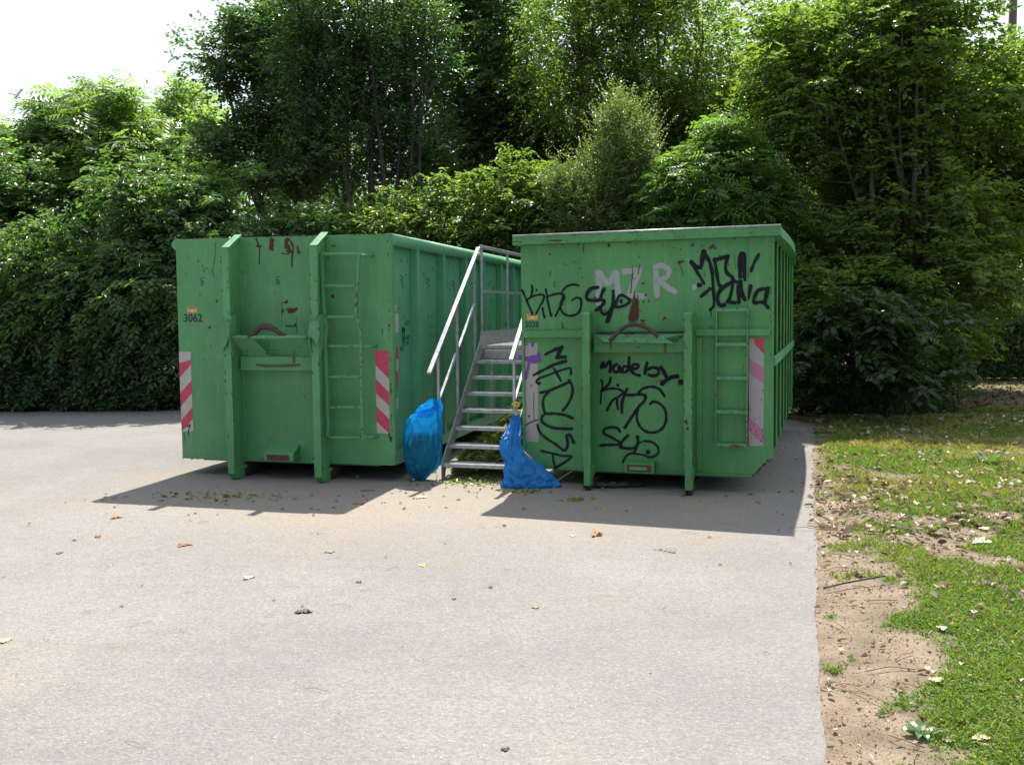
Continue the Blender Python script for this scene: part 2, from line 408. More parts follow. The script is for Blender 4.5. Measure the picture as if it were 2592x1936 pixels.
# turf / soil sheet
def snoise(x, y, s=1.0, seed=0):
    return (np.sin(x*1.7*s+seed)+np.sin(y*2.1*s+seed*1.7)+np.sin((x+y)*1.3*s+seed*.6)+np.sin((x-y)*2.9*s+seed*2.2)*.7+np.sin(x*5.1*s+y*3.7*s+seed)*.6+np.sin(x*9.3*s-y*8.1*s+seed*3)*.4+np.sin(x*17*s+y*13*s)*.25)/3.2
def turf_mask(x, y):
    e = x - edge_x_np(y)
    w = np.interp(y, [3.4, 3.8, 4.2, 4.5, 5.0, 5.2, 5.57, 6.0, 6.6, 7.2, 8.0, 10, 30], [.42, .38, .32, .60, .54, .36, .52, .48, .40, .22, .12, .05, .05])
    n = snoise(x, y, 2.2, 1.0); n2 = snoise(x, y, 6.5, 4.0)
    m = np.clip((e - w + n*.08 + n2*.07 + .07*snoise(x, y, 15, 2) + .04*snoise(x, y, 34, 5)) / .20, 0, 1)
    # bare worn patches further in
    p = snoise(x, y, 1.25, 7.0) + .4*snoise(x, y, 4.5, 2.0)
    thr = np.interp(y, [3, 6, 7.2, 9, 10.5, 14], [.62, .55, .15, .15, .5, .5])
    m2 = 1 - np.clip((p - thr) / .12, 0, 1) * .9
    tuft = np.clip((snoise(x, y, 4.3, 9.0) - np.interp(y, [5, 6.5, 8], [.75, .55, .40])) / .12, 0, 1) * (e > .02)
    return np.clip(np.maximum(m * m2, tuft*.8), 0, 1)
def grid(name, x0, x1, y0, y1, st, zf, mat, maskf):
    X = np.arange(x0, x1 + st/2, st); Y = np.arange(y0, y1 + st/2, st); gx, gy = np.meshgrid(X, Y)
    z = zf(gx, gy); V = np.stack([gx, gy, z], -1).reshape(-1, 3); nx, ny = len(X), len(Y)
    i = (np.arange(ny-1)[:, None]*nx + np.arange(nx-1)[None]).ravel()
    F = np.stack([i, i+1, i+1+nx, i+nx], -1)
    o = np_mesh(name, V, F, [mat]); 
    a = o.data.attributes.new('turf', 'FLOAT', 'POINT'); a.data.foreach_set('value', maskf(gx, gy).ravel().astype(np.float32))
    return o
def np_mesh(name, V, F, mats, smooth=False, parent=None):
    me = bpy.data.meshes.new(name); V = np.ascontiguousarray(V, np.float32); F = np.ascontiguousarray(F, np.int32)
    k = F.shape[1]; n = len(F)
    me.vertices.add(len(V)); me.vertices.foreach_set('co', V.ravel())
    me.loops.add(n*k); me.loops.foreach_set('vertex_index', F.ravel())
    me.polygons.add(n); me.polygons.foreach_set('loop_start', np.arange(0, n*k, k, dtype=np.int32))
    try: me.polygons.foreach_set('loop_total', np.full(n, k, np.int32))
    except Exception: pass
    me.polygons.foreach_set('use_smooth', np.full(n, smooth))
    for m in mats: me.materials.append(m)
    me.update(calc_edges=True); o = bpy.data.objects.new(name, me); COL.objects.link(o)
    if parent: o.parent = parent
    return o
def verge_z(x, y):
    e = x - edge_x_np(y); return -.002 + np.where(e < -.03, -.05, 0) + np.clip(e, 0, .6)*.02 + snoise(x, y, 3.0, 3)*.005 + turf_mask(x, y)*.012
vg = grid('verge', .9, 8.5, 2.6, 15.5, .05, verge_z, M_SOIL, turf_mask)
tag(vg, 'strip of bare sandy soil and turf along the right edge of the asphalt', 'ground', kind='structure')
def far_mask(x, y): return np.clip(.75 + .4*snoise(x, y, .5, 2) - (np.abs(y-18) < 4)*.35, 0, 1)
fg = grid('ground', -150, 150, -20, 300, 2.0, lambda x, y: -.055 + 0*x, M_SOIL, far_mask)
tag(fg, 'earth and lawn around and behind the yard', 'ground', kind='structure')

# ================================================================== CONTAINERS
def cmatrix(x, y, yaw, th=0.0, z=0.0):
    return Matrix.Translation((x, y, z)) @ Matrix.Rotation(-yaw, 4, 'Z') @ Matrix.Rotation(th, 4, 'Y')
ML = cmatrix(-3.6188, 10.3822, .244)
MR = cmatrix(.1142, 9.7209, .3204, -.008, -.010)
WL, HL, ZL, LL, PR = 2.4648, 2.547, .172, 6.3, .277
WR, HR, ZR, LR = 2.4744, 2.517, .156, 5.05
def stripes(mb, lm, quad, fracs, mi):
    """coloured bands across a panel. quad = px corners tl,tr,br,bl ; fracs = [(l0,l1,r0,r1)] heights along left and right edge"""
    tl, tr, br, bl = [Vector(q) for q in quad]
    for i, (l0, l1, r0, r1) in enumerate(fracs):
        pts = [tl.lerp(bl, l0), tl.lerp(bl, l1), tr.lerp(br, r1), tr.lerp(br, r0)]
        # drop degenerate
        P = []
        for p in pts:
            q = lm(p.x, p.y)
            if not P or (q - P[-1]).length > 1e-5: P.append(q)
        if len(P) >= 3: mb.poly([(p.x, p.y - .0025, p.z) for p in P], mi)
def panel(name, lm, quad, fracs, mats, parent, label=None, base_t=.0015):
    mb = MB(); P = [lm(*q) for q in quad]
    mb.hexa([(P[3].x, P[3].y-base_t, P[3].z), (P[2].x, P[2].y-base_t, P[2].z), (P[2].x, P[2].y-.0002, P[2].z), (P[3].x, P[3].y-.0002, P[3].z),
             (P[0].x, P[0].y-base_t, P[0].z), (P[1].x, P[1].y-base_t, P[1].z), (P[1].x, P[1].y-.0002, P[1].z), (P[0].x, P[0].y-.0002, P[0].z)], 0)
    stripes(mb, lm, quad, fracs, 1)
    o = mb.build(name, mats, parent)
    if label: o['label'] = label
    return o
def c1(x, y): return (400 + x/2.2323, 560 + y/2.2323)
def c6(x, y): return (1640 + x/2.95, 840 + y/2.95)
def c5(x, y): return (1260 + x/3.755, 840 + y/3.755)
def c3(x, y): return (1260 + x/4.13, 540 + y/4.13)
def c4(x, y): return (1640 + x/4.13, 540 + y/4.13)

# ---------------- left container
LC = empty('waste_container', ML)
tag(LC, 'green steel skip numbered 3062 with red and white striped panels and a bent ladder', 'waste container', 'green roll-off containers')
mb = MB(); mb.box(0, WL, 0, .012, ZL, HL); mb.box(WL, WL+.012, .0, .07, ZL+.002, HL-.06)
mb.box(0.004, WL-.004, -.012, 0, ZL, ZL+.012)
fw = mb.build('front_wall', M_LG, LC, .002)
for sx, nm in ((0, 'side_wall'), (1, 'side_wall')):
    mb = MB(); x0 = .07 if sx == 0 else WL-.085
    mb.box(x0, x0+.015, .012, LL, ZL+.01, HL-.04)
    mb.box(x0-.07 if sx == 0 else x0+.015, x0 if sx == 0 else x0+.10, .07, LL, ZL, ZL+.12)
    mb.build(nm, M_SKYLIT, LC)
lmLs = local_mapper(ML, 'x', WL)
for sx in (0, 1):
    for px in (1057, 1123, 1179, 1225, 1269, 1300, 1325):
        p = lmLs(px, 760); y = p.y
        if y > LL-.1: continue
        mb = MB()
        if sx: mb.box(WL-.070, WL+.012, y-.03, y+.045, ZL+.12, HL-.05)
        else: mb.box(-.01, .07, y-.03, y+.045, ZL+.12, HL-.05)
        mb.build('rib', M_SKYLIT, LC, .003)
for sx in (0, 1):
    mb = MB(); x = WL-.01 if sx else .01
    mb.tube([(x, .012, HL-.055), (x, LL, HL-.055)], .062, 20)
    mb.build('top_rail', M_SKYLIT, LC)
mb = MB(); mb.box(.0, WL, LL, LL+.08, ZL, HL); mb.build('rear_door', M_LG, LC, .003)
mb = MB(); mb.box(.085, WL-.085, .012, LL, ZL+.03, ZL+.05); mb.box(.2, WL-.2, .1, LL, ZL-.03, ZL+.03); mb.build('floor', M_LG, LC)
lmLf = local_mapper(ML, 'y', -PR)
mb0 = None
for px_t, px_b in ((561, 586), (784, 806)):
    # beam: web + front flange, sloped cap, lower skid foot and runner under the body
    xa = lmLf(px_t + 3, 640).x; xb = lmLf(px_b + 3, 1160).x; x = (xa + xb)/2; w = .04; z3 = HL + .035
    mb = MB()
    zc = HL - .115
    mb.prism([(-PR, .13), (-PR, zc), (-.004, z3), (-.004, z3-.03), (-PR+.014, zc-.028), (-PR+.014, .13)], 'x', x-w, x+w)     # flange with sloped cap
    mb.prism([(-PR+.014, .10), (-PR+.014, zc-.03), (-.0045, z3-.034), (-.0045, .10)], 'x', x-.006, x+.006)                   # web
    mb.box(x-w+.003, x+w-.003, -.012, -.003, .2, HL)                                                                              # back flange
    mb.prism([(-PR+.001, .128), (-PR+.001, .07), (-PR+.07, .004), (-PR+.22, .004), (-PR+.22, .10), (-.006, .10), (-.006, .128)], 'x', x-w+.002, x+w-.002)
    mb.build('upright_beam', M_LG, LC, .003)
    mb = MB(); mb.prism([(-PR+.221, .0), (LL, .0), (LL, .14), (.0, .14), (-PR+.221, .10)], 'x', x-w+.004, x+w-.004)
    mb.build('runner', M_DARK, LC, .003)
    # diamond shaped side plate holding the hook bar
    mb = MB(); xs_ = x - w - .012
    mb.prism([(-PR-.045, 1.50), (-PR+.0, 1.72), (-PR+.10, 1.74), (-PR+.12, 1.50), (-PR+.02, 1.30), (-PR-.03, 1.42)], 'x', xs_, xs_+.012)
    mb.prism([(-PR-.045, 1.50), (-PR+.0, 1.72), (-PR+.10, 1.74), (-PR+.12, 1.50), (-PR+.02, 1.30), (-PR-.03, 1.42)], 'x', x+w, x+w+.012)
    mb.box(xs_+.012, x+w, -PR-.03, -PR-.018, 1.49, 1.53)
    mb.build('side_plate', M_LG, LC, .003)
    lq = local_mapper(ML, 'y', -PR-.05); Q = [(355, 568), (405, 565), (402, 640), (388, 690), (362, 735), (338, 650)] if mb0 is None else [(858, 566), (908, 562), (912, 640), (898, 704), (884, 672), (846, 642)]
    Q = [lq(*c1(*q)) for q in Q]; mb = MB(); mb.prism([(q.x, q.z) for q in Q], 'y', -PR-.052, -PR-.042); mb.build('bracket_plate', M_RUSTGREEN, LC, .003)
    if mb0 is None: xbL = x
    else: pass
    mb0 = 1; xbR = x
x0, x1 = xbL + .052, xbR - .052; xm = (x0 + x1)/2
yb = -PR + .0
mb = MB(); mb.tube([(x0, yb, 1.505), (x1, yb, 1.505)], .021, 14)
hb = mb.build('hook_bar', M_LADDER, LC)
lh = local_mapper(ML, 'y', yb)
hp = [c1(512, 655), c1(545, 632), c1(570, 604), c1(600, 594), c1(632, 598), c1(660, 612), c1(690, 634), c1(722, 648)]
mb = MB(); P = catmull([tuple(lh(*q)) for q in hp], 5); mb.tube(P, [.018 + .016*math.sin(math.pi*min(1, .12+i/len(P)*.9)) for i in range(len(P))], 12)
mb.build('lifting_hook', M_HOOK, LC)
# inclined plate with cut-out
mb = MB(); za, zb_ = 1.49, 1.30; ya, yb2 = yb + .0, -.10
def inc(xx, t): return (xx, ya + (yb2-ya)*t, za + (zb_-za)*t)
xc0, xc1 = lh(*c1(535, 660)).x, lh(*c1(735, 660)).x
for (a0, a1, b0, b1) in ((x0, xc0, x0+.04, xc0+.09), (xc1, x1, xc1+.02, x1)):
    mb.hexa([inc(a0, 0), inc(a1, 0), inc(b1, 1), inc(b0, 1)] + [(q[0], q[1]+.004, q[2]+.008) for q in (inc(a0, 0), inc(a1, 0), inc(b1, 1), inc(b0, 1))])
mb.build('hook_plate', M_RUSTGREEN, LC, .001)
mb = MB(); mb.box(x0-.01, x1+.01, -.10, -.001, 1.15, 1.295); mb.build('cross_member', M_LG, LC, .004)
# lock box at the foot
lw = local_mapper(ML, 'y', -.16); a = lw(*c1(597, 1310)); b_ = lw(*c1(765, 1358)); zt = a.z
mb = MB()
mb.prism([(-.16, b_.z), (-.16, zt), (-.001, zt+.085), (-.001, b_.z)], 'x', a.x, b_.x)
lb = mb.build('lock_box', M_LG, LC, .003)
mb = MB(); mb.box(a.x+.035, b_.x-.05, -.163, -.1601, b_.z+.008, zt-.012); mb.build('lock_plate', M_RUST, lb)
# ladder
LY = -.14; ll = local_mapper(ML, 'y', LY)
lad = MB()
Lp = [(924, 186), (930, 330), (938, 500), (952, 590), (945, 690), (953, 860), (958, 1050), (962, 1228)]
Rp = [(1137, 186), (1128, 330), (1118, 530), (1142, 600), (1149, 690), (1150, 880), (1152, 1050), (1157, 1228)]
L3 = [tuple(ll(*c1(*q))) for q in Lp]; R3 = [tuple(ll(*c1(*q))) for q in Rp]
def flatbar(mb, P, w, t, sx=1):
    for a, b in zip(P[:-1], P[1:]):
        a = Vector(a); b = Vector(b); d = (b-a).normalized(); s_ = Vector((1, 0, 0)); s_ = (s_ - d * s_.dot(d)).normalized() if abs(d.x) < .8 else Vector((0, 0, 1)); n_ = d.cross(s_)
        e = d * .002
        mb.hexa([a-e-s_*w/2-n_*t/2, a-e+s_*w/2-n_*t/2, a-e+s_*w/2+n_*t/2, a-e-s_*w/2+n_*t/2, b+e-s_*w/2-n_*t/2, b+e+s_*w/2-n_*t/2, b+e+s_*w/2+n_*t/2, b+e-s_*w/2+n_*t/2])
ladder = empty('ladder'); ladder.parent = LC
for Pq in (L3, R3):
    lad = MB(); flatbar(lad, Pq, .028, .03); lad.build('rail', M_LADDER, ladder, .002)
for (x_, y_, ex_) in ((1185, 192, 50), (1205, 708, 50), (1212, 1222, 55)):
    p = ll(*c1(x_-50, y_)); lad = MB(); lad.tube([(p.x, p.y, p.z), (p.x+.06, p.y+.02, p.z), (p.x+.10, -.001, p.z)], .014, 8); lad.build('bracket', M_LADDER, ladder)
for (x_, y_) in ((935, 192), (950, 700), (960, 1222)):
    p = ll(*c1(x_, y_)); lad = MB(); lad.tube([(p.x, p.y, p.z), (p.x, -.001, p.z)], .012, 8); lad.build('bracket', M_LADDER, ladder)
for yy, xa, xb in ((186, 920, 1145), (365, 945, 1116), (540, 958, 1112), (705, 938, 1140), (879, 968, 1142), (1049, 972, 1148), (1220, 972, 1148)):
    mb = MB(); a = ll(*c1(xa, yy)); b = ll(*c1(xb, yy)); flatbar(mb, [tuple(a), tuple(b)], .026, .026); mb.build('rung', M_RUSTGREEN if yy > 600 else M_LADDER, ladder, .002)
# panels, number, sticker
f0 = local_mapper(ML, 'y', 0.0)
P_WR = [M_WHITES, M_REDS]
panel('warning_panel', f0, [c1(118, 738), c1(184, 738), c1(200, 1184), c1(134, 1188)], [(.14, .32, .12, .15), (.14, .32, .10, .16), (.52, .69, .36, .515), (.86, 1.0, .70, .845), (.95, .999, .80, .85)][1:4], P_WR, LC)
panel('warning_panel', f0, [c1(1227, 730), c1(1303, 730), c1(1309, 1200), c1(1237, 1196)], [(.0, .175, .0, .34), (.345, .515, .50, .665), (.675, .86, .83, 1.0)], P_WR, LC)
t0 = f0(*c1(144, 568)); t1 = f0(*c1(262, 568)); 
nt_ = text_mesh('number_lettering', '3062', .118, M_NUM, LC, t0.x, t0.z, -.0012, .022, (t1.x - t0.x) / .262)
def sticker(lmap, crop, x0, y0, x1, y1, parent):
    mb = MB(); a = lmap(*crop(x0, y1)); b = lmap(*crop(x1, y0)); h = b.z-a.z; w = b.x-a.x; xc = (a.x+b.x)/2
    mb.box(a.x, b.x, -.0012, -.0002, a.z, b.z, 0)
    mb.box(a.x+w*.12, b.x-w*.12, -.0020, -.0013, b.z-h*.28, b.z-h*.12, 1)
    mb.prism([(xc-w*.12, a.z+h*.06), (xc+w*.12, a.z+h*.06), (xc+w*.15, a.z+h*.35), (xc+w*.09, a.z+h*.6), (xc-w*.09, a.z+h*.6), (xc-w*.15, a.z+h*.35)], 'y', -.0020, -.0013, 2)
    return mb.build('sticker', [M_ORANGE, M_NUM, M_BLUEW], parent)
sticker(f0, c1, 167, 486, 219, 515, LC)
# side strip and little paper stickers on the right flank
fs = local_mapper(ML, 'x', WL+.012)
def side_poly(name, quad, mat, parent, off=.002):
    mb = MB(); P = [fs(*q) for q in quad]; mb.poly([(p.x+off, p.y, p.z) for p in P]); return mb.build(name, mat, parent)
def c9(x, y): return (980 + x/5.163, 580 + y/5.163)
fi = local_mapper(ML, 'x', WL-.070)
def strokes_side(crop): 
    x0, y0, s = CR[crop]
    def place(a, b, off):
        p = fi(x0 + a/s, y0 + b/s); p.x += off; return p
    return Strokes(place)
mb = MB()
for q, mi in (([(97, 1100), (145, 1100), (150, 1355), (102, 1352)], 0), ([(97, 990), (122, 990), (124, 1065), (99, 1065)], 0)):
    P = [fi(*c9(*k)) for k in q]; mb.poly([(p.x+.0022, p.y, p.z) for p in P], mi)
mb.build('paper_sticker', M_WHITES, LC)
mb = MB(); qs = [(112, 1500, 140, 1500, 700/3), ]
x0_, y0_, s_ = CR[2]
for i, (ya_, yb_) in enumerate(((708, 780), (780, 850), (850, 935), (1000, 1060))):
    P = [fi(x0_ + x/s_, y0_ + y/s_) for x, y in ((117, ya_), (129, ya_), (129, yb_), (118, yb_))]
    mb.poly([(p.x+.0022, p.y, p.z) for p in P], 1 if i % 2 == 0 else 0)
mb.build('side_warning_strip', P_WR, LC)
# marker figures and tag on the flank
S = strokes_side(9)
for (x, y) in ((185, 670), (525, 705), (858, 740), (1122, 765)):
    S.stroke([(x-22, y-58), (x+5, y-55), (x+18, y-30), (x-8, y-5), (x-12, y+2)], 10); S.stroke([(x-12, y), (x+15, y+15), (x+20, y+42), (x+2, y+62)], 10)
S.stroke([(1342, 678), (1343, 715)], 9); S.stroke([(1368, 752), (1388, 765), (1382, 785), (1365, 795)], 9)
S.stroke([(1515, 1235), (1545, 1238), (1558, 1210), (1550, 1245), (1560, 1265), (1548, 1268)], 9)
S.stroke([(205, 1280), (198, 1360), (195, 1430), (200, 1475)], 12); S.stroke([(220, 1290), (218, 1360), (216, 1460), (212, 1520), (205, 1560), (185, 1582), (170, 1565), (172, 1535)], 11)
S.stroke([(190, 1310), (225, 1300), (215, 1335), (195, 1320), (225, 1318)], 14)
S.stroke([(228, 1400), (225, 1440), (245, 1440), (252, 1400), (262, 1438), (270, 1395), (282, 1395), (270, 1438)], 8); S.stroke([(240, 1480), (272, 1468), (262, 1500), (240, 1512)], 9)
S.stroke([(235, 1222), (248, 1205), (272, 1208), (275, 1232), (252, 1250), (230, 1240), (235, 1222)], 10)
S.blob(187, 1510, 9, 9)
S.build('marker_scribble', M_PEN, LC)
rnd = random.Random(5)
S = strokes_side(9)
for _ in range(60):
    x, y = rnd.choice([(rnd.uniform(80, 280)), rnd.uniform(440, 640), rnd.uniform(770, 940), rnd.uniform(1310, 1440)]), rnd.uniform(330, 1600)
    h = rnd.uniform(8, 50); S.stroke([(x, y), (x+rnd.uniform(-3, 3), y+h/2), (x+rnd.uniform(-4, 4), y+h)], rnd.uniform(4, 9))
S.build('scratches', M_SCRATCH, LC)
# front scribbles / rust
S = px_strokes(ML, 'y', 0, 1)
for x, y in ((250, 340), (678, 335)):
    S.stroke([(x+10, y-22), (x-8, y-16), (x-6, y-4), (x+5, y+2), (x+6, y+16), (x-4, y+24), (x-6, y+8), (x+4, y-4)], 5)
S.stroke([(250, 245), (262, 290), (275, 262), (290, 290), (292, 300)], 3.5); S.stroke([(325, 118), (322, 200), (312, 260), (306, 312)], 3.5); S.stroke([(300, 270), (316, 296), (318, 318)], 3.5)
S.stroke([(1262, 608), (1270, 612), (1268, 640)], 5); S.stroke([(1195, 555+60), (1200, 620)], 3)
S.stroke([(700, 455), (700, 600)], 3.5); S.stroke([(783, 545), (782, 632)], 3); S.stroke([(660, 395), (659, 412)], 3)
for _ in range(46):
    x, y = rnd.choice([rnd.uniform(95, 345), rnd.uniform(470, 860), rnd.uniform(1000, 1290)]), rnd.uniform(110, 1330)
    S.stroke([(x, y), (x+rnd.uniform(-9, 9), y+rnd.uniform(-14, 14))], rnd.uniform(2, 4))
S.build('scratches', M_SCRATCH, LC)
S = px_strokes(ML, 'y', 0, 1)
S.stroke([(555, 100), (566, 130), (574, 175), (572, 245)], 13, w1=6); S.blob(570, 142, 17, 10, 1); S.stroke([(545, 100), (560, 98)], 6)
S.blob(640, 125, 15, 34, 2, .4); S.blob(646, 150, 12, 22, 3); S.blob(634, 150, 10, 14, 4); S.blob(645, 102, 12, 9, 5)
S.stroke([(735, 98), (752, 120), (764, 150), (758, 200), (757, 258)], 14, w1=10); S.blob(730, 140, 17, 32, 6, .5); S.blob(742, 168, 20, 14, 7); S.stroke([(700, 180), (730, 186), (748, 178)], 8); S.blob(727, 106, 14, 12, 8)
S.poly([(782, 140), (790, 135), (800, 165), (808, 182), (795, 188), (785, 182)])
S.blob(990, 140, 14, 5, 9); S.blob(228, 224, 5, 7, 10); S.blob(475, 288, 8, 8, 11); S.blob(465, 414, 8, 9, 12); S.blob(725, 456, 15, 11, 13, .6); S.blob(752, 504, 36, 14, 14, .4); S.blob(775, 497, 18, 10, 15); S.blob(705, 508, 8, 14, 16)
S.blob(745, 592, 24, 7, 17, .6); S.blob(775, 588, 9, 10, 18); S.blob(988, 424, 10, 13, 19); S.blob(238, 414, 4, 5, 20); S.blob(296, 706, 4, 5, 21); S.blob(291, 600, 8, 10, 22)
S.stroke([(330, 455), (336, 448)], 9); S.stroke([(1305, 1200), (1312, 1245)], 10, w1=5); S.blob(1318, 1228, 8, 18, 23)
for _ in range(40):
    x = rnd.uniform(130, 1320); S.blob(x, 1375 if x > 900 else 1342, rnd.uniform(2, 9), rnd.uniform(2, 5), x)
for _ in range(46):
    x = rnd.uniform(90, 1290); S.blob(x, 100-(x-80)*.024+rnd.uniform(-2, 4), rnd.uniform(2, 11), rnd.uniform(1.5, 4), x)
for _ in range(26):
    y = rnd.uniform(110, 1340); S.blob(1300+(y-80)*.022+rnd.uniform(-6, 0), y, rnd.uniform(1.5, 4), rnd.uniform(3, 12), y)
S.stroke([(150, 1195), (150, 1240)], 4, w1=2); S.stroke([(165, 1160), (182, 1150), (172, 1190), (178, 1215)], 9, w1=4)
S.build('rust_patches', M_RUSTMARK, LC)
S = px_strokes(ML, 'y', -.10, 1)
S.stroke([(560, 812), (640, 818), (800, 812)], 26); S.stroke([(770, 735), (768, 790)], 24); S.stroke([(580, 728), (690, 728), (775, 726)], 7)
S.build('rust_runs', M_RUSTSOFT, LC)
# beam edge scuffs
S = px_strokes(ML, 'y', -PR, 1)
for _ in range(60):
    k = rnd.random(); y = rnd.uniform(150, 1400)
    xl = (352 + (y-140)*.040) if k < .5 else (850 + (y-130)*.034)
    xx = xl + rnd.choice([0, 34]) + rnd.uniform(-2, 4); S.blob(xx, y, rnd.uniform(1.5, 4), rnd.uniform(3, 11), y)
S.build('rust_patches', M_RUSTMARK, LC)

# ---------------- right container
RC = empty('waste_container', MR)
tag(RC, 'green steel skip numbered 3038 covered in black spray-painted tags, beside the grass', 'waste container', 'green roll-off containers')
CH = .19
prof = [(.2, ZR), (WR-.2, ZR), (WR, ZR+CH), (WR, HR-.01), (0, HR-.01), (0, ZR+CH)]
mb = MB(); mb.prism(prof, 'y', 0, .012); mb.box(.2, WR-.2, -.006, 0, ZR+.03, ZR+.04)
mb.box(WR-.012, WR, .012, .07, ZR+CH, HR-.03)
mb.build('front_wall', M_RG, RC, .002)
mb = MB(); mb.box(WR-.247, WR-.238, -.010, 0, 1.65, HR-.1); mb.build('weld_seam', M_RG, RC)
for sx in (0, 1):
    mb = MB()
    if sx: mb.box(WR-.10, WR-.088, .012, LR, ZR+CH+.01, HR-.03); mb.hexa([(WR-.29, .012, ZR), (WR-.28, .012, ZR), (WR-.28, LR, ZR), (WR-.29, LR, ZR), (WR-.1, .012, ZR+CH+.01), (WR-.088, .012, ZR+CH+.01), (WR-.088, LR, ZR+CH+.01), (WR-.1, LR, ZR+CH+.01)])
    else: mb.box(.088, .10, .012, LR, ZR+CH+.01, HR-.03); mb.hexa([(.28, .012, ZR), (.29, .012, ZR), (.29, LR, ZR), (.28, LR, ZR), (.088, .012, ZR+CH+.01), (.10, .012, ZR+CH+.01), (.10, LR, ZR+CH+.01), (.088, LR, ZR+CH+.01)])
    mb.build('side_wall', M_RG, RC)
y = .78
while y < LR - .1:
    for sx in (0, 1):
        mb = MB(); a0, a1 = (WR-.087, WR-.004) if sx else (.004, .087); b0, b1 = (WR-.25, WR-.16) if sx else (.16, .25)
        f0_, f1_ = (WR-.016, WR-.004) if sx else (.004, .016)
        mb.box(min(a0, f0_) if not sx else a0, f0_ - .0002 if sx else a1, y+.02, y+.032, ZR+CH+.02, HR-.03)
        mb.hexa([(b0, y, ZR+.01), (b1, y, ZR+.01), (b1, y+.06, ZR+.01), (b0, y+.06, ZR+.01), (a0, y, ZR+CH+.019), (a1, y, ZR+CH+.019), (a1, y+.06, ZR+CH+.019), (a0, y+.06, ZR+CH+.019)])
        rb = mb.build('rib', M_RG, RC, .002)
        mb = MB(); mb.box(f0_, f1_, y-.03, y+.07, ZR+CH+.021, HR-.031); mb.build('flange', M_RG, rb, .002)
    y += .80
for sx in (0, 1):
    mb = MB(); a0, a1 = (WR-.002, WR+.02) if sx else (-.02, .002); mb.box(a0, a1, .03, LR-.02, 1.215, 1.30); mb.build('side_rail', M_SKYLIT, RC, .003)
# rims
mb = MB(); mb.box(-.065, WR+.065, -.065, .05, HR-.092, HR); mb.build('front_rim', M_RG, RC, .004)
mb = MB(); mb.tube([(-.064, -.062, HR+.002), (WR+.064, -.062, HR+.002)], .009, 10); mb.build('rim_glint_bead', M_GALV, RC)  # pale metal bead added to carry the sun's bright line along the rim
for sx in (0, 1):
    mb = MB(); n = 14
    for i in range(n):
        ya_, yb_ = .051 + (LR-.05)*i/n, .051 + (LR-.05)*(i+1)/n
        g = lambda q: .058 + .05*math.sin(math.pi*min(1, q*1.05))**1.0*(1 if sx else .2) - .03*q
        h = lambda q: (.06*max(0, (q-.72)/.28)**2) if sx else 0
        qa, qb = i/n, (i+1)/n; s1 = 1 if sx else -1; xb = WR if sx else 0; xi = xb - s1*.10
        P = [(xi, ya_, HR-.09-h(qa)), (xb+s1*g(qa), ya_, HR-.09-h(qa)), (xb+s1*g(qb), yb_, HR-.09-h(qb)), (xi, yb_, HR-.09-h(qb)), (xi, ya_, HR-.004), (xb+s1*g(qa), ya_, HR-.004-h(qa)), (xb+s1*g(qb), yb_, HR-.004-h(qb)), (xi, yb_, HR-.004)]
        mb.hexa(P)
    mb.build('side_rim', M_SKYLIT, RC)
mb = MB(); mb.prism(prof, 'y', LR, LR+.06); mb.build('rear_door', M_RG, RC)
mb = MB(); mb.box(.29, WR-.29, .012, LR, ZR+.03, ZR+.05); mb.box(.3, WR-.3, .1, LR, ZR-.03, ZR+.03); mb.build('floor', M_RG, RC)
g0 = local_mapper(MR, 'y', 0.0); gP = local_mapper(MR, 'y', -PR)
bx = []
for px_, pb_ in ((1483, 1484.5), (1741.5, 1741.5)):
    x = gP(px_, 900).x; bx.append(x); w = .0385; z3 = gP(px_, 790).z
    mb = MB()
    mb.prism([(-PR, .25), (-PR, z3-.02), (-PR+.02, z3), (-PR+.034, z3-.01), (-PR+.014, z3-.035), (-PR+.014, .25)], 'x', x-w, x+w)
    mb.prism([(-PR+.0141, .20), (-PR+.0141, z3-.03), (-PR+.10, z3+.0), (-.001, z3-.0), (-.001, .20)], 'x', x-.006, x+.006)
    mb.box(x-w, x+w, -.012, -.001, .2, z3)
    mb.prism([(-PR-.012, .055), (-PR-.012, .249), (-.006, .249), (-.006, .19), (-PR+.10, .10), (-PR+.10, .055)], 'x', x-w+.010, x+w-.004)
    mb.build('upright_beam', M_RG, RC, .003)
    mb = MB(); mb.prism([(-PR-.004, .054), (-PR+.03, .002), (LR, .002), (LR, .125), (-PR+.101, .09), (-PR+.101, .054)], 'x', x-w+.008, x+w-.008); mb.build('runner', M_DARK, RC, .003)
xa, xb = bx[0] + .04, bx[1] - .04
# frame of the lower front
zr1 = g0(1400, 837).z; zr0 = g0(1400, 854).z
zt = g0(1850, 833).z; zb = g0(1850, 850).z
mb = MB(); mb.box(.02, bx[0]-.04, -.045, -.0005, zr0, zr1); mb.build('cross_member', M_RG, RC, .004)
mb = MB(); mb.box(bx[1]+.04, WR-.03, -.045, -.0005, zb, zt); mb.build('cross_member', M_RG, RC, .004)
mb = MB(); z1 = gP(1600, 846).z + .015
z1 = g0(1600, 845).z; z0 = g0(1600, 896).z
mb.box(xa, xb, -.11, -.0005, z0+.02, z1-.0); mb.build('cross_member', M_RG, RC, .004)
for (xx0, xx1) in ((.0, .03), (bx[0]-.115, bx[0]-.042), (bx[1]+.042, bx[1]+.10)):
    mb = MB(); mb.box(xx0+.001, xx1, -.022, -.0005, ZR+CH if xx0 < .01 else ZR+.05, zr0-.002); mb.build('stiffener', M_RG, RC, .003)
mb = MB(); mb.box(xa+.02, xb-.02, -.085, -.0005, z1+.0005, z1+.022); mb.build('slot_shade_strip', flat('dark_slot_shade', (.035, .045, .04), .95, .5, 30), RC)  # dark strip painted in as the shaded slot above the hook plate
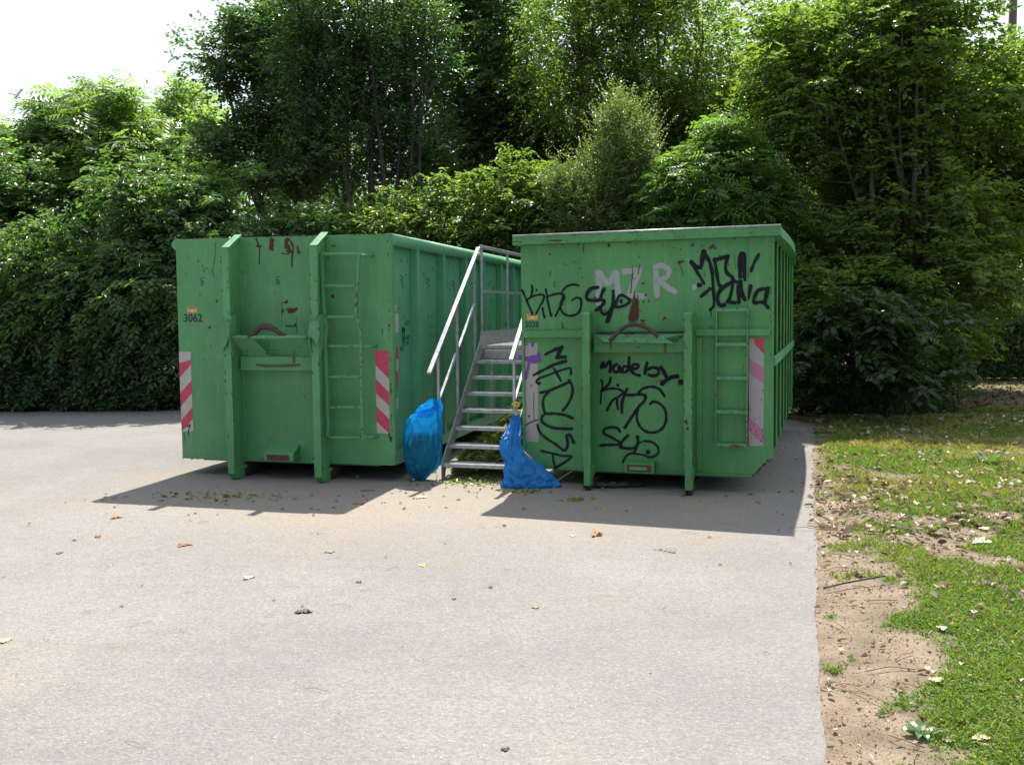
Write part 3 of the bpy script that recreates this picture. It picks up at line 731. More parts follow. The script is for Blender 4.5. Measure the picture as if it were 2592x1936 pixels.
# hook with gusset plates
gh = local_mapper(MR, 'y', -PR+.02)
def c8(x, y): return (1480 + x/6.354, 640 + y/6.354)
hp = [c8(400, 1420), (c8(470, 1345)), c8(560, 1255), c8(660, 1185), c8(780, 1155), c8(900, 1168), c8(1010, 1215), c8(1110, 1290), c8(1180, 1350)]
mb = MB(); P = catmull([tuple(gh(*q)) for q in hp], 5); mb.tube(P, .0195, 12); mb.build('lifting_hook', M_HOOK, RC)
a = gh(*c8(300, 1440)); b = gh(*c8(1420, 1460)); c = gh(*c8(1560, 1290)); d = gh(*c8(200, 1310))
mb = MB()
mb.hexa([(a.x, -PR+.05, a.z), (b.x, -PR+.05, b.z), (b.x, -.111, a.z-.01), (a.x, -.111, a.z-.01), (d.x+.18, -PR+.05, a.z+.04), (c.x-.18, -PR+.05, a.z+.04), (xb-.01, -.111, z1-.006), (xa+.01, -.111, z1-.006)])
mb.build('hook_plate', M_RUSTGREEN, RC, .003)
# lock box
gl = local_mapper(MR, 'y', -.10); a = gl(1579, 1172); b = gl(1656, 1199)
mb = MB(); mb.prism([(-.10, b.z), (-.10, a.z), (-.001, a.z+.03), (-.001, b.z)], 'x', a.x, b.x); lb = mb.build('lock_box', M_RG, RC, .003)
mb = MB(); mb.box(a.x+.03, b.x-.03, -.1025, -.1001, b.z+.012, a.z-.012, 0); mb.box(a.x+.055, b.x-.07, -.104, -.1026, b.z+.03, a.z-.03, 1); mb.build('lock_plate', [M_RUST, M_LADDER], lb)
# ladder (rails seen edge-on)
gy = local_mapper(MR, 'y', -.07)
ladder = empty('ladder'); ladder.parent = RC
for px_, ya_, yb_ in ((1812.5, 781, 1129), (1891, 781, 1131)):
    a = gy(px_+1, ya_); b = gy(px_-1, yb_); lad = MB(); lad.hexa([(b.x-.005, -.07, b.z), (b.x+.005, -.07, b.z), (b.x+.005, -.001, b.z), (b.x-.005, -.001, b.z), (a.x-.005, -.07, a.z), (a.x+.005, -.07, a.z), (a.x+.005, -.001, a.z), (a.x-.005, -.001, a.z)]); lad.build('rail', M_RUSTGREEN, ladder, .001)
for i, (y_, hh) in enumerate(((785, .03), (872, .034), (957, .034), (1042, .034), (1126, .034))):
    a = gy(1814, y_); b = gy(1890, y_); mb = MB(); mb.box(a.x, b.x, -.068, -.035, a.z-hh/2, a.z+hh/2); mb.build('rung', M_RUSTGREEN if i in (0, 1, 4) else M_LADDER, ladder, .002)
# panels
pr = panel('warning_panel', g0, [c6(756, 48), c6(868, 46), c6(862, 850), c6(750, 852)], [(.185, .325, .275, .42), (.735, .86, .845, .98)], [M_GREYS, M_PINK], RC, 'faded pink and white striped panel beside the ladder')
mb = MB(); P = [g0(*c6(*q)) for q in ((790, 48), (868, 46), (866, 165), (800, 95))]; mb.poly([(p.x, -.0030, p.z) for p in P]); mb.build('red_stripe', M_REDS, pr)
panel('warning_panel', g0, [c5(250, 110), c5(378, 106), c5(388, 1045), c5(264, 1035)], [(0, .001, 0, .001)], [M_GREYS, M_PINK], RC, 'bleached panel with purple paint marks')
t0 = g0(*c3(283, 1193)); t1 = g0(*c3(444, 1193))
text_mesh('number_lettering', '3038', .085, M_NUM, RC, t0.x, t0.z, -.0012, .022, (t1.x - t0.x) / .189)
sticker(g0, c3, 308, 1052, 416, 1113, RC)
# ---- sprayed writing: white
S = px_strokes(MR, 'y', -.0, 8); S.o = .0008; S.wf = 1.25
S.stroke([(225, 800), (235, 600), (220, 330)], 105, w1=125); S.stroke([(225, 330), (380, 480), (490, 330)], 120); S.stroke([(500, 330), (530, 560), (540, 700)], 115, w1=100)
S.stroke([(640, 300), (780, 290), (880, 280)], 100); S.stroke([(870, 300), (800, 470), (730, 660)], 105, w1=110); S.stroke([(720, 690), (850, 695), (960, 695)], 100)
S.stroke([(1145, 230), (1150, 420), (1165, 690)], 110, w1=100); S.stroke([(1140, 230), (1260, 210), (1360, 290), (1300, 400), (1180, 440)], 95); S.stroke([(1200, 440), (1300, 530), (1440, 620)], 105, w1=100)
S.blob(1765, 550, 55, 62, 1, .05, 20)
S.build('graffiti', M_WHITE, RC)['label'] = 'faded white spray-painted letters MZR'
# black writing
S = px_strokes(MR, 'y', 0, 3); S.o = .0022; S.wf = 1.2
W = 21
S.stroke([(256, 805), (290, 880), (325, 965), (362, 1050)], W); S.stroke([(356, 752), (362, 800), (345, 870), (298, 912)], W); S.stroke([(300, 912), (360, 870), (440, 850), (484, 862), (470, 920), (430, 990), (402, 1050)], W)
S.stroke([(470, 990), (478, 1050), (490, 1090)], W); S.blob(405, 803, 12, 16, 2, .1)
S.stroke([(502, 795), (520, 900), (540, 1000), (560, 1072)], W); S.stroke([(515, 870), (600, 845), (660, 840), (698, 870), (680, 920), (640, 1000), (604, 1072)], W)
S.stroke([(845, 755), (790, 745), (720, 765), (672, 820)], W); S.stroke([(690, 850), (672, 900), (655, 960), (672, 1030), (730, 1068), (800, 1065), (850, 1030), (872, 960), (868, 900), (830, 880), (778, 908)], W)
W = 34
S.stroke([(1045, 775), (975, 790), (930, 850), (940, 900), (1010, 912), (1090, 905), (1112, 930), (1080, 970), (1030, 1015)], W)
S.stroke([(1108, 795), (1085, 850), (1075, 900)], W); S.stroke([(1070, 985), (1090, 1040), (1130, 1052), (1170, 1020), (1200, 960), (1208, 880), (1207, 812)], 30)
S.stroke([(1205, 970), (1175, 1060), (1145, 1128)], 34, w1=42); S.stroke([(1225, 975), (1250, 900), (1290, 855), (1380, 905), (1350, 950), (1290, 975), (1240, 980)], 28); S.blob(1292, 920, 20, 25, 3, .08)
S.build('graffiti', M_BLACK, RC)['label'] = 'black spray-painted tag King Syp'
S = px_strokes(MR, 'y', 0, 4); S.o = .0022; S.wf = 1.2
W = 36
S.stroke([(455, 510), (500, 590), (550, 670), (585, 735)], W, w1=28); S.stroke([(455, 510), (510, 555), (550, 572)], W); S.stroke([(555, 572), (570, 480), (585, 405)], 32, w1=62); S.stroke([(590, 420), (640, 500), (668, 600), (680, 720), (688, 860), (690, 960), (650, 1010)], 40, w1=26)
S.stroke([(655, 1015), (662, 1050), (656, 1078)], 8); S.blob(538, 752, 34, 30, 4, .1)
S.stroke([(695, 480), (712, 580), (730, 690), (748, 755), (790, 765), (850, 735), (895, 705), (880, 665), (830, 630), (812, 570), (820, 510), (835, 460)], 34); S.stroke([(700, 490), (760, 470), (835, 450)], 42)
S.stroke([(965, 665), (962, 560), (965, 440), (1000, 430), (1020, 540), (1018, 690)], 40); S.stroke([(985, 440), (1010, 560), (1020, 660)], 60)
S.stroke([(558, 868), (610, 825), (650, 790)], 34); 
S.stroke([(850, 735), (770, 790), (730, 860), (735, 930), (765, 965), (800, 955)], 36); S.stroke([(885, 700), (880, 790), (850, 900), (830, 925), (910, 935)], 34); S.stroke([(900, 715), (955, 718)], 30)
S.stroke([(950, 930), (955, 830), (962, 720)], 40, w1=60); S.stroke([(970, 760), (990, 850), (1015, 905), (1050, 870), (1075, 760)], 36)
S.stroke([(1250, 790), (1165, 800), (1120, 860), (1108, 935), (1160, 930), (1215, 935), (1255, 985)], 34); S.stroke([(1255, 785), (1235, 870), (1225, 930)], 40)
S.build('graffiti', M_BLACK, RC)['label'] = 'black spray-painted tag Mrn Jana'
S = px_strokes(MR, 'y', 0, 4); S.o = .004
S.stroke([(1080, 600), (1110, 520), (1160, 430)], 46, w1=40); S.build('graffiti', M_BLACKSOFT, RC)
S = px_strokes(MR, 'y', 0, 5); S.o = .0022; S.wf = 1.2
W = 26
S.stroke([(452, 215), (530, 175), (610, 145)], W, w1=38); S.stroke([(605, 160), (580, 200), (562, 240)], 34); S.stroke([(560, 245), (600, 240), (640, 240)], 38)
S.stroke([(342, 410), (430, 365), (540, 310), (650, 278)], W, w1=34); S.stroke([(695, 400), (688, 345), (600, 365), (480, 410), (400, 440), (370, 470), (385, 492), (402, 485)], 24); S.stroke([(535, 350), (570, 410), (600, 465)], 26)
S.stroke([(402, 578), (480, 560), (580, 520), (680, 475)], W, w1=30); S.stroke([(680, 460), (708, 520), (705, 600), (670, 680), (620, 745)], 28); S.stroke([(485, 572), (440, 620), (430, 690), (455, 770), (540, 775), (640, 790), (708, 818)], 24, w1=30)
S.stroke([(455, 775), (418, 810), (430, 860), (510, 905), (610, 918), (705, 920)], 24, w1=32)
S.stroke([(378, 880), (400, 950), (470, 1015), (550, 1065), (620, 1120), (655, 1105), (665, 1050), (655, 985), (690, 985), (722, 1050)], 24, w1=30)
S.stroke([(415, 1128), (510, 1150), (620, 1175), (700, 1180), (640, 1235), (545, 1290)], 22); S.stroke([(520, 1160), (530, 1220), (548, 1285)], 20)
S.build('graffiti', M_BLACKSOFT, RC)['label'] = 'thin black spray-painted word Medusa running down the panel'
S = px_strokes(MR, 'y', 0, 5); S.o = .0045
S.stroke([(232, 920), (290, 870), (385, 832)], 14); S.stroke([(240, 920), (232, 955), (245, 980)], 8)
S.stroke([(345, 575), (342, 700), (345, 800), (348, 830)], 6); S.blob(298, 800, 11, 14, 5, .1); S.blob(318, 512, 8, 12, 6, .1)
S.build('marker_scribble', M_PEN, RC)
S = px_strokes(MR, 'y', 0, 5); S.o = .0048
S.stroke([(332, 105), (332, 130)], 30); S.stroke([(203, 236), (245, 236)], 34); S.stroke([(275, 255), (320, 245), (385, 245), (370, 275), (300, 275)], 46); S.stroke([(385, 200), (390, 215)], 34); S.stroke([(395, 272), (405, 272)], 34); S.stroke([(300, 280), (285, 360), (266, 440)], 30)
S.stroke([(262, 125), (285, 120)], 14)
S.build('graffiti', M_PURPLE, RC)['label'] = 'purple spray marks on the bleached panel'
S = px_strokes(MR, 'y', 0, 7); S.o = .0022; S.wf = 1.2
W = 38
S.stroke([(205, 245), (228, 180), (245, 235), (300, 175), (318, 200), (312, 295)], W); S.stroke([(400, 200), (350, 240), (365, 295), (410, 290), (425, 225), (440, 300)], 34)
S.stroke([(548, 115), (545, 200), (540, 280)], 36); S.stroke([(530, 240), (480, 230), (465, 290), (500, 300), (530, 270)], 32); S.stroke([(575, 265), (650, 250), (655, 210), (600, 210), (575, 270), (610, 320), (675, 340)], 34)
S.stroke([(768, 185), (750, 260), (740, 320)], 38); S.stroke([(755, 280), (830, 245), (900, 260), (905, 320), (850, 345), (790, 335)], 36); S.stroke([(940, 245), (975, 300), (1000, 350)], 46); S.stroke([(1140, 350), (1060, 365), (1000, 400), (955, 440)], 52)
S.blob(1180, 425, 38, 40, 7, .05); S.blob(408, 460, 22, 22, 8, .05)
W = 26
S.stroke([(205, 395), (222, 450), (205, 560), (197, 690)], W, w1=16); S.stroke([(320, 370), (300, 440), (240, 505), (205, 535)], 32); S.stroke([(240, 520), (330, 500), (420, 510), (472, 545), (420, 600), (340, 650), (275, 770)], 26); S.stroke([(400, 640), (402, 700), (412, 750)], 28)
S.stroke([(522, 505), (490, 580), (460, 680), (460, 800)], 34); S.stroke([(510, 580), (600, 580), (680, 570), (745, 590), (735, 650), (660, 730), (580, 850), (495, 980)], 34)
S.stroke([(660, 555), (720, 500), (830, 480), (920, 510), (980, 595)], 30); S.stroke([(660, 730), (640, 830), (665, 940), (740, 1020), (840, 1042), (930, 1010), (990, 930), (1002, 820), (970, 730), (900, 675), (840, 662), (805, 690)], 28)
S.stroke([(435, 1030), (400, 985), (320, 975), (245, 1000), (240, 1050), (320, 1095), (420, 1150), (450, 1185)], 30); S.stroke([(195, 1200), (300, 1190), (440, 1190)], 30); S.stroke([(535, 1075), (470, 1140), (440, 1210), (520, 1235), (620, 1225), (655, 1170), (650, 1090)], 34)
S.blob(780, 1278, 32, 30, 9, .06)
S.build('graffiti', M_BLACK, RC)['label'] = 'black spray-painted words made by King Syp between the uprights'
S = px_strokes(MR, 'y', 0, 7); S.o = .0045
S.stroke([(735, 1145), (830, 1160), (900, 1220), (905, 1290), (850, 1335), (780, 1345)], 36); S.stroke([(650, 1180), (610, 1280), (520, 1320), (470, 1400)], 36); S.stroke([(600, 1300), (700, 1310), (780, 1335)], 30); S.stroke([(650, 1180), (710, 1150)], 24)
S.build('graffiti', M_BLACKSOFT, RC)
# rust on the right container
S = px_strokes(MR, 'y', 0, 8); S.o = .0050
S.poly([(790, 640), (800, 600), (812, 640), (815, 720), (850, 740), (858, 670), (868, 740), (880, 780), (882, 1000), (868, 1110), (780, 1150), (700, 1130), (688, 1060), (720, 920), (760, 800)])
S.stroke([(770, 200), (768, 350), (752, 520), (742, 640)], 10, w1=22); S.stroke([(880, 190), (872, 280), (865, 340)], 16)
S.poly([(1490, 130), (1590, 120), (1625, 140), (1560, 160), (1520, 185), (1490, 165)]); S.stroke([(1510, 175), (1560, 260), (1580, 370)], 14, w1=10)
for x, y, a, b in ((942, 492, 18, 22), (798, 415, 16, 10), (980, 680, 20, 26), (948, 785, 16, 20), (1032, 782, 10, 22), (1290, 1045, 24, 24), (1265, 1080, 12, 14), (165, 722, 24, 20), (328, 930, 22, 16), (875, 70, 9, 26), (930, 1095, 45, 20), (930, 1150, 50, 18), (545, 925, 10, 12), (152, 150, 9, 10), (1150, 772, 9, 6), (1395, 525, 15, 9), (1610, 1150, 12, 14), (800, 620, 10, 10), (850, 690, 12, 16)):
    S.blob(x, y, a, b, x)
S.build('rust_patches', M_RUSTMARK, RC)
S = px_strokes(MR, 'y', 0, 3); S.o = .0050
for x, y, a, b in ((545, 428, 12, 14), (672, 438, 6, 8), (800, 508, 8, 7), (842, 508, 7, 7), (708, 536, 10, 9), (860, 572, 12, 6), (1008, 512, 5, 6), (615, 520, 5, 5), (885, 672, 8, 9), (590, 725, 7, 12), (590, 760, 5, 12), (843, 328, 12, 15), (1162, 335, 18, 20), (1370, 310, 20, 8), (1450, 325, 10, 6), (680, 325, 14, 7), (300, 322, 10, 5), (690, 955, 8, 10), (683, 1190, 11, 14), (895, 1188, 16, 10), (800, 1138, 6, 6), (770, 1266, 30, 10)):
    S.blob(x, y, a, b, x+y)
S.stroke([(900, 330), (896, 420)], 8); S.stroke([(672, 1135), (682, 1190)], 8, w1=14); S.stroke([(553, 590), (545, 660)], 8)
S.build('rust_patches', M_RUSTMARK, RC)
S = px_strokes(MR, 'y', 0, 4); S.o = .0050
for x, y, a, b in ((678, 345, 28, 20), (650, 365, 18, 14), (705, 365, 16, 14), (565, 342, 11, 9), (268, 360, 14, 5), (908, 255, 12, 18), (860, 236, 34, 6), (468, 335, 14, 22), (175, 1092, 16, 14), (160, 1112, 8, 12), (655, 1188, 14, 9), (188, 650, 6, 6), (90, 298, 8, 5), (160, 338, 10, 5), (842, 300, 5, 5), (518, 400, 8, 7), (520, 935, 5, 8), (8, 915, 9, 14)):
    S.blob(x, y, a, b, x+y)
S.stroke([(585, 600), (598, 660)], 7); S.stroke([(905, 440), (915, 580)], 6); S.stroke([(745, 430), (748, 470)], 6)
for k in range(30): S.blob(1285+rnd.uniform(-6, 4), rnd.uniform(250, 1600), rnd.uniform(2, 5), rnd.uniform(4, 16), k)
S.build('rust_patches', M_RUSTMARK, RC)
S = px_strokes(MR, 'y', -.066, 3)
S.blob(600, 284, 90, 9, 3, .2, 24); S.blob(200, 298, 45, 5, 4, .2)
for k in range(46): x = rnd.uniform(150, 2700); S.blob(x, 258-(x-132)*.0535+rnd.uniform(6, 70), rnd.uniform(3, 14), rnd.uniform(2, 6), k)
for k in range(60): x = rnd.uniform(150, 2700); S.blob(x, 262-(x-132)*.0530+rnd.choice([4, 76])+rnd.uniform(-3, 3), rnd.uniform(4, 22), rnd.uniform(2, 5), k)
S.build('rust_patches', M_RUSTMARK, RC)
S = px_strokes(MR, 'y', -.112, 8)
for x, y, a, b in ((710, 1395, 40, 50), (680, 1330, 50, 40), (740, 1300, 60, 18), (1010, 1415, 38, 45), (1025, 1355, 18, 30), (890, 1400, 25, 45), (860, 1330, 18, 14), (340, 1310, 110, 16), (310, 1362, 26, 18), (850, 1520, 40, 8)):
    S.blob(x, y, a, b, x+y, .5)
S.build('rust_patches', M_RUSTMARK, RC)
S = px_strokes(MR, 'y', -.1125, 8); S.o = .002
S.stroke([(425, 1430), (422, 1560)], 44, w1=30); S.stroke([(1290, 1450), (1298, 1620)], 50, w1=60); S.stroke([(300, 1445), (400, 1440), (520, 1360)], 40)
S.build('rust_runs', M_RUSTSOFT, RC)
S = px_strokes(MR, 'y', -PR, 0)
for k in range(90):
    b = rnd.choice([(1474.5, 1493), (1732.5, 1750)]); S.blob(rnd.choice(b)+rnd.uniform(-1, 1), rnd.uniform(795, 1190), rnd.uniform(.5, 1.6), rnd.uniform(1, 5), k)
S.blob(1737, 1068, 4, 7, 1, .5); S.blob(1740, 1085, 3, 6, 2, .5); S.blob(1738, 880, 2, 3, 3)
S.build('rust_patches', M_RUSTMARK, RC)
S = px_strokes(MR, 'y', 0, 6); S.o = .005
for k in range(26): t_ = rnd.random(); S.blob(785+130*t_+rnd.uniform(-6, 6), 1075-125*t_+rnd.uniform(-10, 4), rnd.uniform(3, 9), rnd.uniform(3, 10), k)
for k in range(14): S.blob(rnd.uniform(760, 866), rnd.uniform(430, 850), rnd.uniform(2, 6), rnd.uniform(3, 8), k)
S.stroke([(745, 330), (752, 560), (748, 700), (750, 850)], 9)
S.build('rust_patches', M_RUSTMARK, RC)
# red-brown scrapes on right flank
fr = local_mapper(MR, 'x', WR-.004)
def plr(a, b, off): p = fr(1920 + a/2.95, 560 + b/2.95); p.x += off; return p
S = Strokes(plr)
for x, y, a, b in ((176, 250, 5, 50), (165, 640, 4, 110), (176, 622, 8, 12), (212, 560, 3, 40), (205, 760, 3, 110), (172, 860, 5, 40), (205, 1130, 5, 30), (183, 1200, 3, 60), (170, 1290, 3, 60), (220, 1080, 3, 40)):
    S.blob(x, y, a, b, x+y)
S.build('rust_patches', M_RUSTMARK, RC)
#PART2
# ================================================================== FOLIAGE
def leaf_mat(name, c1, c2, yellow=.0, trans=.45, tcol=None, spec=.6, rough=.36):
    m = bpy.data.materials.new(name); m.use_nodes = True; t = m.node_tree; b = t.nodes['Principled BSDF']; o = t.nodes['Material Output']
    a = t.nodes.new('ShaderNodeAttribute'); a.attribute_name = 'rnd'
    stops = [(0.0, c1), (.55, c2)]
    if yellow: stops += [(1 - yellow - .02, tuple(x * 1.25 for x in c2)), (1 - yellow, (.24, .22, .03)), (1.0, (.24, .16, .03))]
    else: stops += [(1.0, tuple(x * 1.35 for x in c2))]
    col = ramp(t, a.outputs['Fac'], stops)
    t.links.new(col, b.inputs['Base Color']); b.inputs['Roughness'].default_value = rough; b.inputs['Specular IOR Level'].default_value = spec
    tr = t.nodes.new('ShaderNodeBsdfTranslucent')
    tc_ = tcol or (2.25, 2.45, .95)
    mm = t.nodes.new('ShaderNodeMix'); mm.data_type = 'RGBA'; mm.blend_type = 'MULTIPLY'; mm.clamp_result = False; mm.inputs['Factor'].default_value = 1
    t.links.new(col, mm.inputs['A']); mm.inputs['B'].default_value = (*tc_, 1); t.links.new(mm.outputs['Result'], tr.inputs['Color'])
    ms = t.nodes.new('ShaderNodeMixShader'); ms.inputs[0].default_value = trans
    t.links.new(b.outputs[0], ms.inputs[1]); t.links.new(tr.outputs[0], ms.inputs[2]); t.links.new(ms.outputs[0], o.inputs['Surface'])
    return m
def unit(v): return v / np.maximum(np.linalg.norm(v, axis=-1, keepdims=True), 1e-9)
def leaf_geo(P, D, Nn, L, W, fold=.25, hexa=True):
    """P base (n,3), D dir, Nn approx normal -> V,F"""
    S = unit(np.cross(D, Nn)); U = unit(np.cross(S, D)); L = L[:, None]; W = W[:, None]
    if hexa:
        v = np.stack([P, P + D*L*.33 + S*W*.5 + U*W*fold, P + D*L*.72 + S*W*.36 + U*W*fold*.8, P + D*L - U*L*.10, P + D*L*.72 - S*W*.36 + U*W*fold*.8, P + D*L*.33 - S*W*.5 + U*W*fold], 1)
        n = len(P); i = np.arange(n)[:, None]*6
        F = np.concatenate([i + np.array([[0, 1, 2, 3]]), i + np.array([[0, 3, 4, 5]])], 0)
        return v.reshape(-1, 3), F, 6
    v = np.stack([P, P + D*L*.45 + S*W*.5 + U*W*fold, P + D*L, P + D*L*.45 - S*W*.5 + U*W*fold], 1); n = len(P); i = np.arange(n)[:, None]*4
    return v.reshape(-1, 3), i + np.array([[0, 1, 2, 3]]), 4
def crown(name, mat, parent, lobes, clumps, K=5, M=8, twig=.4, L=.10, W=.055, droop=.25, up=.35, seed=0, hexa=False, shell=.45, uneven=.28, zmin=.03, pinnate=0, flat=.0, outward=.9, ymax=None, spread=.22, hole=-.55, fine=None):
    R = np.random.default_rng(seed)
    A = np.array([[*l] for l in lobes], float)     # cx,cy,cz,rx,ry,rz
    w = A[:, 3]*A[:, 5] + A[:, 3]*A[:, 4]; w = w/w.sum(); idx = R.choice(len(A), clumps, p=w); B = A[idx]
    d = unit(R.normal(size=(clumps, 3)))
    rr = shell + (1 - shell) * R.random(clumps)**.7
    nse = snoise(d[:, 0]*2.3 + B[:, 0], d[:, 2]*2.3 + d[:, 1]*1.7 + B[:, 2], 1.4, seed)
    rr = rr*(1 + uneven*nse)
    c = B[:, :3] + d*rr[:, None]*B[:, 3:6]
    ok = c[:, 2] > zmin
    # drop clumps in coherent holes
    h = snoise(c[:, 0]*1.3 + c[:, 1]*.4, c[:, 2]*1.3, .9, seed + 5); ok &= h > hole; h2 = snoise(c[:, 0]*3.1 + 7, c[:, 2]*3.1 + c[:, 1]*.5, 1.0, seed + 9); ok &= h2 > (fine if fine is not None else -9)
    if ymax is not None: ok &= c[:, 1] < ymax
    c = c[ok]; d = d[ok]; C = len(c)
    ctint = np.clip(R.normal(.45, .16, C) + .12*h[ok], 0, 1)
    td = unit(d[:, None]*outward + R.normal(size=(C, K, 3))*.75 + np.array([0, 0, up])); td[..., 2] *= (1 - flat); td = unit(td)
    tl = twig*(.55 + .7*R.random((C, K)))
    t = (np.arange(M) + .6)/M; t = t[None, None, :, None]
    base = c[:, None, None, :] + R.normal(size=(C, K, 1, 3))*twig*spread + td[:, :, None, :]*tl[..., None, None]*t
    base = base + np.array([0, 0, -1.])*(droop*tl[..., None, None]*t*t)
    side = unit(np.cross(td, np.array([0, 0, 1.]) + R.normal(size=(C, K, 3))*.15))
    sg = np.where(np.arange(M) % 2 == 0, 1., -1.)[None, None, :, None]
    ld = td[:, :, None, :]*.65 + side[:, :, None, :]*sg*.9 + R.normal(size=(C, K, M, 3))*.28 + np.array([0, 0, -1.])*droop*.9
    ld = unit(ld)
    nn = np.array([0, 0, 1.]) + d[:, None, None, :]*.35 + R.normal(size=(C, K, M, 3))*.42
    P = base.reshape(-1, 3); D = ld.reshape(-1, 3); Nn = nn.reshape(-1, 3); n = len(P)
    rn = (np.repeat(ctint, K*M) + R.normal(0, .12, n)); 
    yel = R.random(n) < .03; rn = np.where(yel, .97, np.clip(rn, 0, .9))
    sz = .7 + .5*R.random(n)
    if pinnate:
        # each "leaf" becomes a rachis with paired leaflets
        q = pinnate; tt = (np.arange(q)//2 + 1.0)/(q/2 + .5); sd = np.where(np.arange(q) % 2 == 0, 1., -1.)
        S = unit(np.cross(D, Nn)); Ls = (L*sz)[:, None]
        PP = P[:, None] + D[:, None]*(Ls*tt)[..., None] + np.array([0, 0, -1.])*(Ls*tt*tt*.25)[..., None]
        DD = unit(S[:, None]*sd[None, :, None] + D[:, None]*.45 + np.array([0, 0, -.25]))
        l2 = np.full(n*q, W*2.6); P = PP.reshape(-1, 3); D = DD.reshape(-1, 3); Nn = np.repeat(Nn, q, 0); rn = np.repeat(rn, q)
        V, F, k = leaf_geo(P, D, Nn, l2, np.full(n*q, W), .12, hexa)
    else:
        V, F, k = leaf_geo(P, D, Nn, L*sz, W*sz, .22, hexa)
    k_ok = None
    o = np_mesh(name, V, F, [mat], False, parent)
    a = o.data.attributes.new('rnd', 'FLOAT', 'POINT'); a.data.foreach_set('value', np.repeat(rn, k).astype(np.float32))
    return o, c
def bark(name, c1, c2):
    m, t, b = newmat(name); v = objc(t)
    t.links.new(mixc(t, ramp(t, noise(t, mapping(t, v, (9, 9, 1.6)), 2.5, 6, .65), [(.35, 0.), (.65, 1.)]), c1, c2), b.inputs['Base Color']); b.inputs['Roughness'].default_value = .9
    bump(t, noise(t, mapping(t, v, (12, 12, 2)), 3, 5), .8, .02, b); return m
M_BARK = bark('dark_bark', (.035, .028, .022), (.09, .075, .06))
M_BARKG = bark('grey_bark', (.06, .055, .045), (.14, .125, .10))
def limb(mb, a, b, r0, r1, rnd, wig=.06, n=7, sag=0.0):
    a = Vector(a); b = Vector(b); L = (b - a).length; P = []
    ph = [rnd.uniform(-1, 1) for _ in range(4)]
    for i in range(n + 1):
        t = i/n; p = a.lerp(b, t)
        w = wig*L*math.sin(math.pi*t)
        p = p + Vector((ph[0]*w + ph[2]*w*math.sin(5*t), ph[1]*w, sag*L*math.sin(math.pi*t)))
        P.append(p)
    mb.tube(P, [r0 + (r1 - r0)*(i/n)**.8 for i in range(n + 1)], 6 if r0 < .05 else 9)
    return P
def trunk_obj(parent, base, stems, clumps, r0, seed, mat=None, twigs=60, tr=.012, name='trunk', split=None):
    """stems: list of end points; each a limb from the base, then thin branches to random clumps"""
    rnd = random.Random(seed); mb = MB(); allp = []
    for s in stems:
        off = Vector((rnd.uniform(-1, 1), rnd.uniform(-1, 1), 0))*r0*.6
        P = limb(mb, Vector(base) + off, s, r0*rnd.uniform(.7, 1), r0*.14, rnd, .05, 10)
        allp += [(p, i/10) for i, p in enumerate(P)]
    for _ in range(min(twigs, len(clumps))):
        c = Vector(clumps[rnd.randrange(len(clumps))])
        cand = [(p, t) for p, t in allp if p.z < c.z + .1 and t > .18] or allp
        p, t = min(cand, key=lambda q: (q[0] - c).length + abs(q[0].z - (c.z - .9))*.3)
        limb(mb, p, c, max(tr, r0*(1 - t)*.32), tr*.35, rnd, .08, 5, .03)
    return mb.build(name, mat or M_BARK, parent)
def lobe(px, py, D, rpx, rpy, dep):
    p = at(px, py, D); k = D/FPX; return (p.x, p.y, p.z, rpx*k, dep, rpy*k)
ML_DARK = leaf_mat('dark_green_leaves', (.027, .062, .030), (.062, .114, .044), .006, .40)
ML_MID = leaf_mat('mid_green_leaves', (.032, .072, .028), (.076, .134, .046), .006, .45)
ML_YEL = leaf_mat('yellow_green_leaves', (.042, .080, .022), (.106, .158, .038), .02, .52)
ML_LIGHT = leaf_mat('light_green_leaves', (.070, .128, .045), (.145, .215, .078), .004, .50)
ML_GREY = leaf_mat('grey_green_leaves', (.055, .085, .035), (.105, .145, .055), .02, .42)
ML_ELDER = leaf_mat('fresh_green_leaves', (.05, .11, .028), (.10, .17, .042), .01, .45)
def tree(name, label, cat, mat, lobes, clumps, stems, base, r0, seed, group=None, twigs=60, bmat=None, tr=.012, **kw):
    r = empty(name, loc=base); tag(r, label, cat, group)
    o, c = crown('crown' if cat == 'tree' else 'foliage', mat, None, lobes, clumps, seed=seed, **kw)
    tk = trunk_obj(None, base, stems, c, r0, seed, bmat, twigs, tr, name='trunk' if cat == 'tree' else 'stems')
    for q in (o, tk):
        q.parent = r; q.matrix_parent_inverse = Matrix.Translation(-Vector(base))
    return r
V2S = 1.17179
def vl(vx, vy, D, rvx, rvy, dep): return lobe(vx*V2S, vy*V2S, D, rvx*V2S, rvy*V2S, dep)
def vp(vx, vy, D): return at(vx*V2S, vy*V2S, D)
def vbase(vx, D): p = at(vx*V2S, 900, D); return Vector((p.x, p.y, -.05))
G_SH = 'shrubs closing the back of the yard'; G_TR = 'trees behind the shrubs'

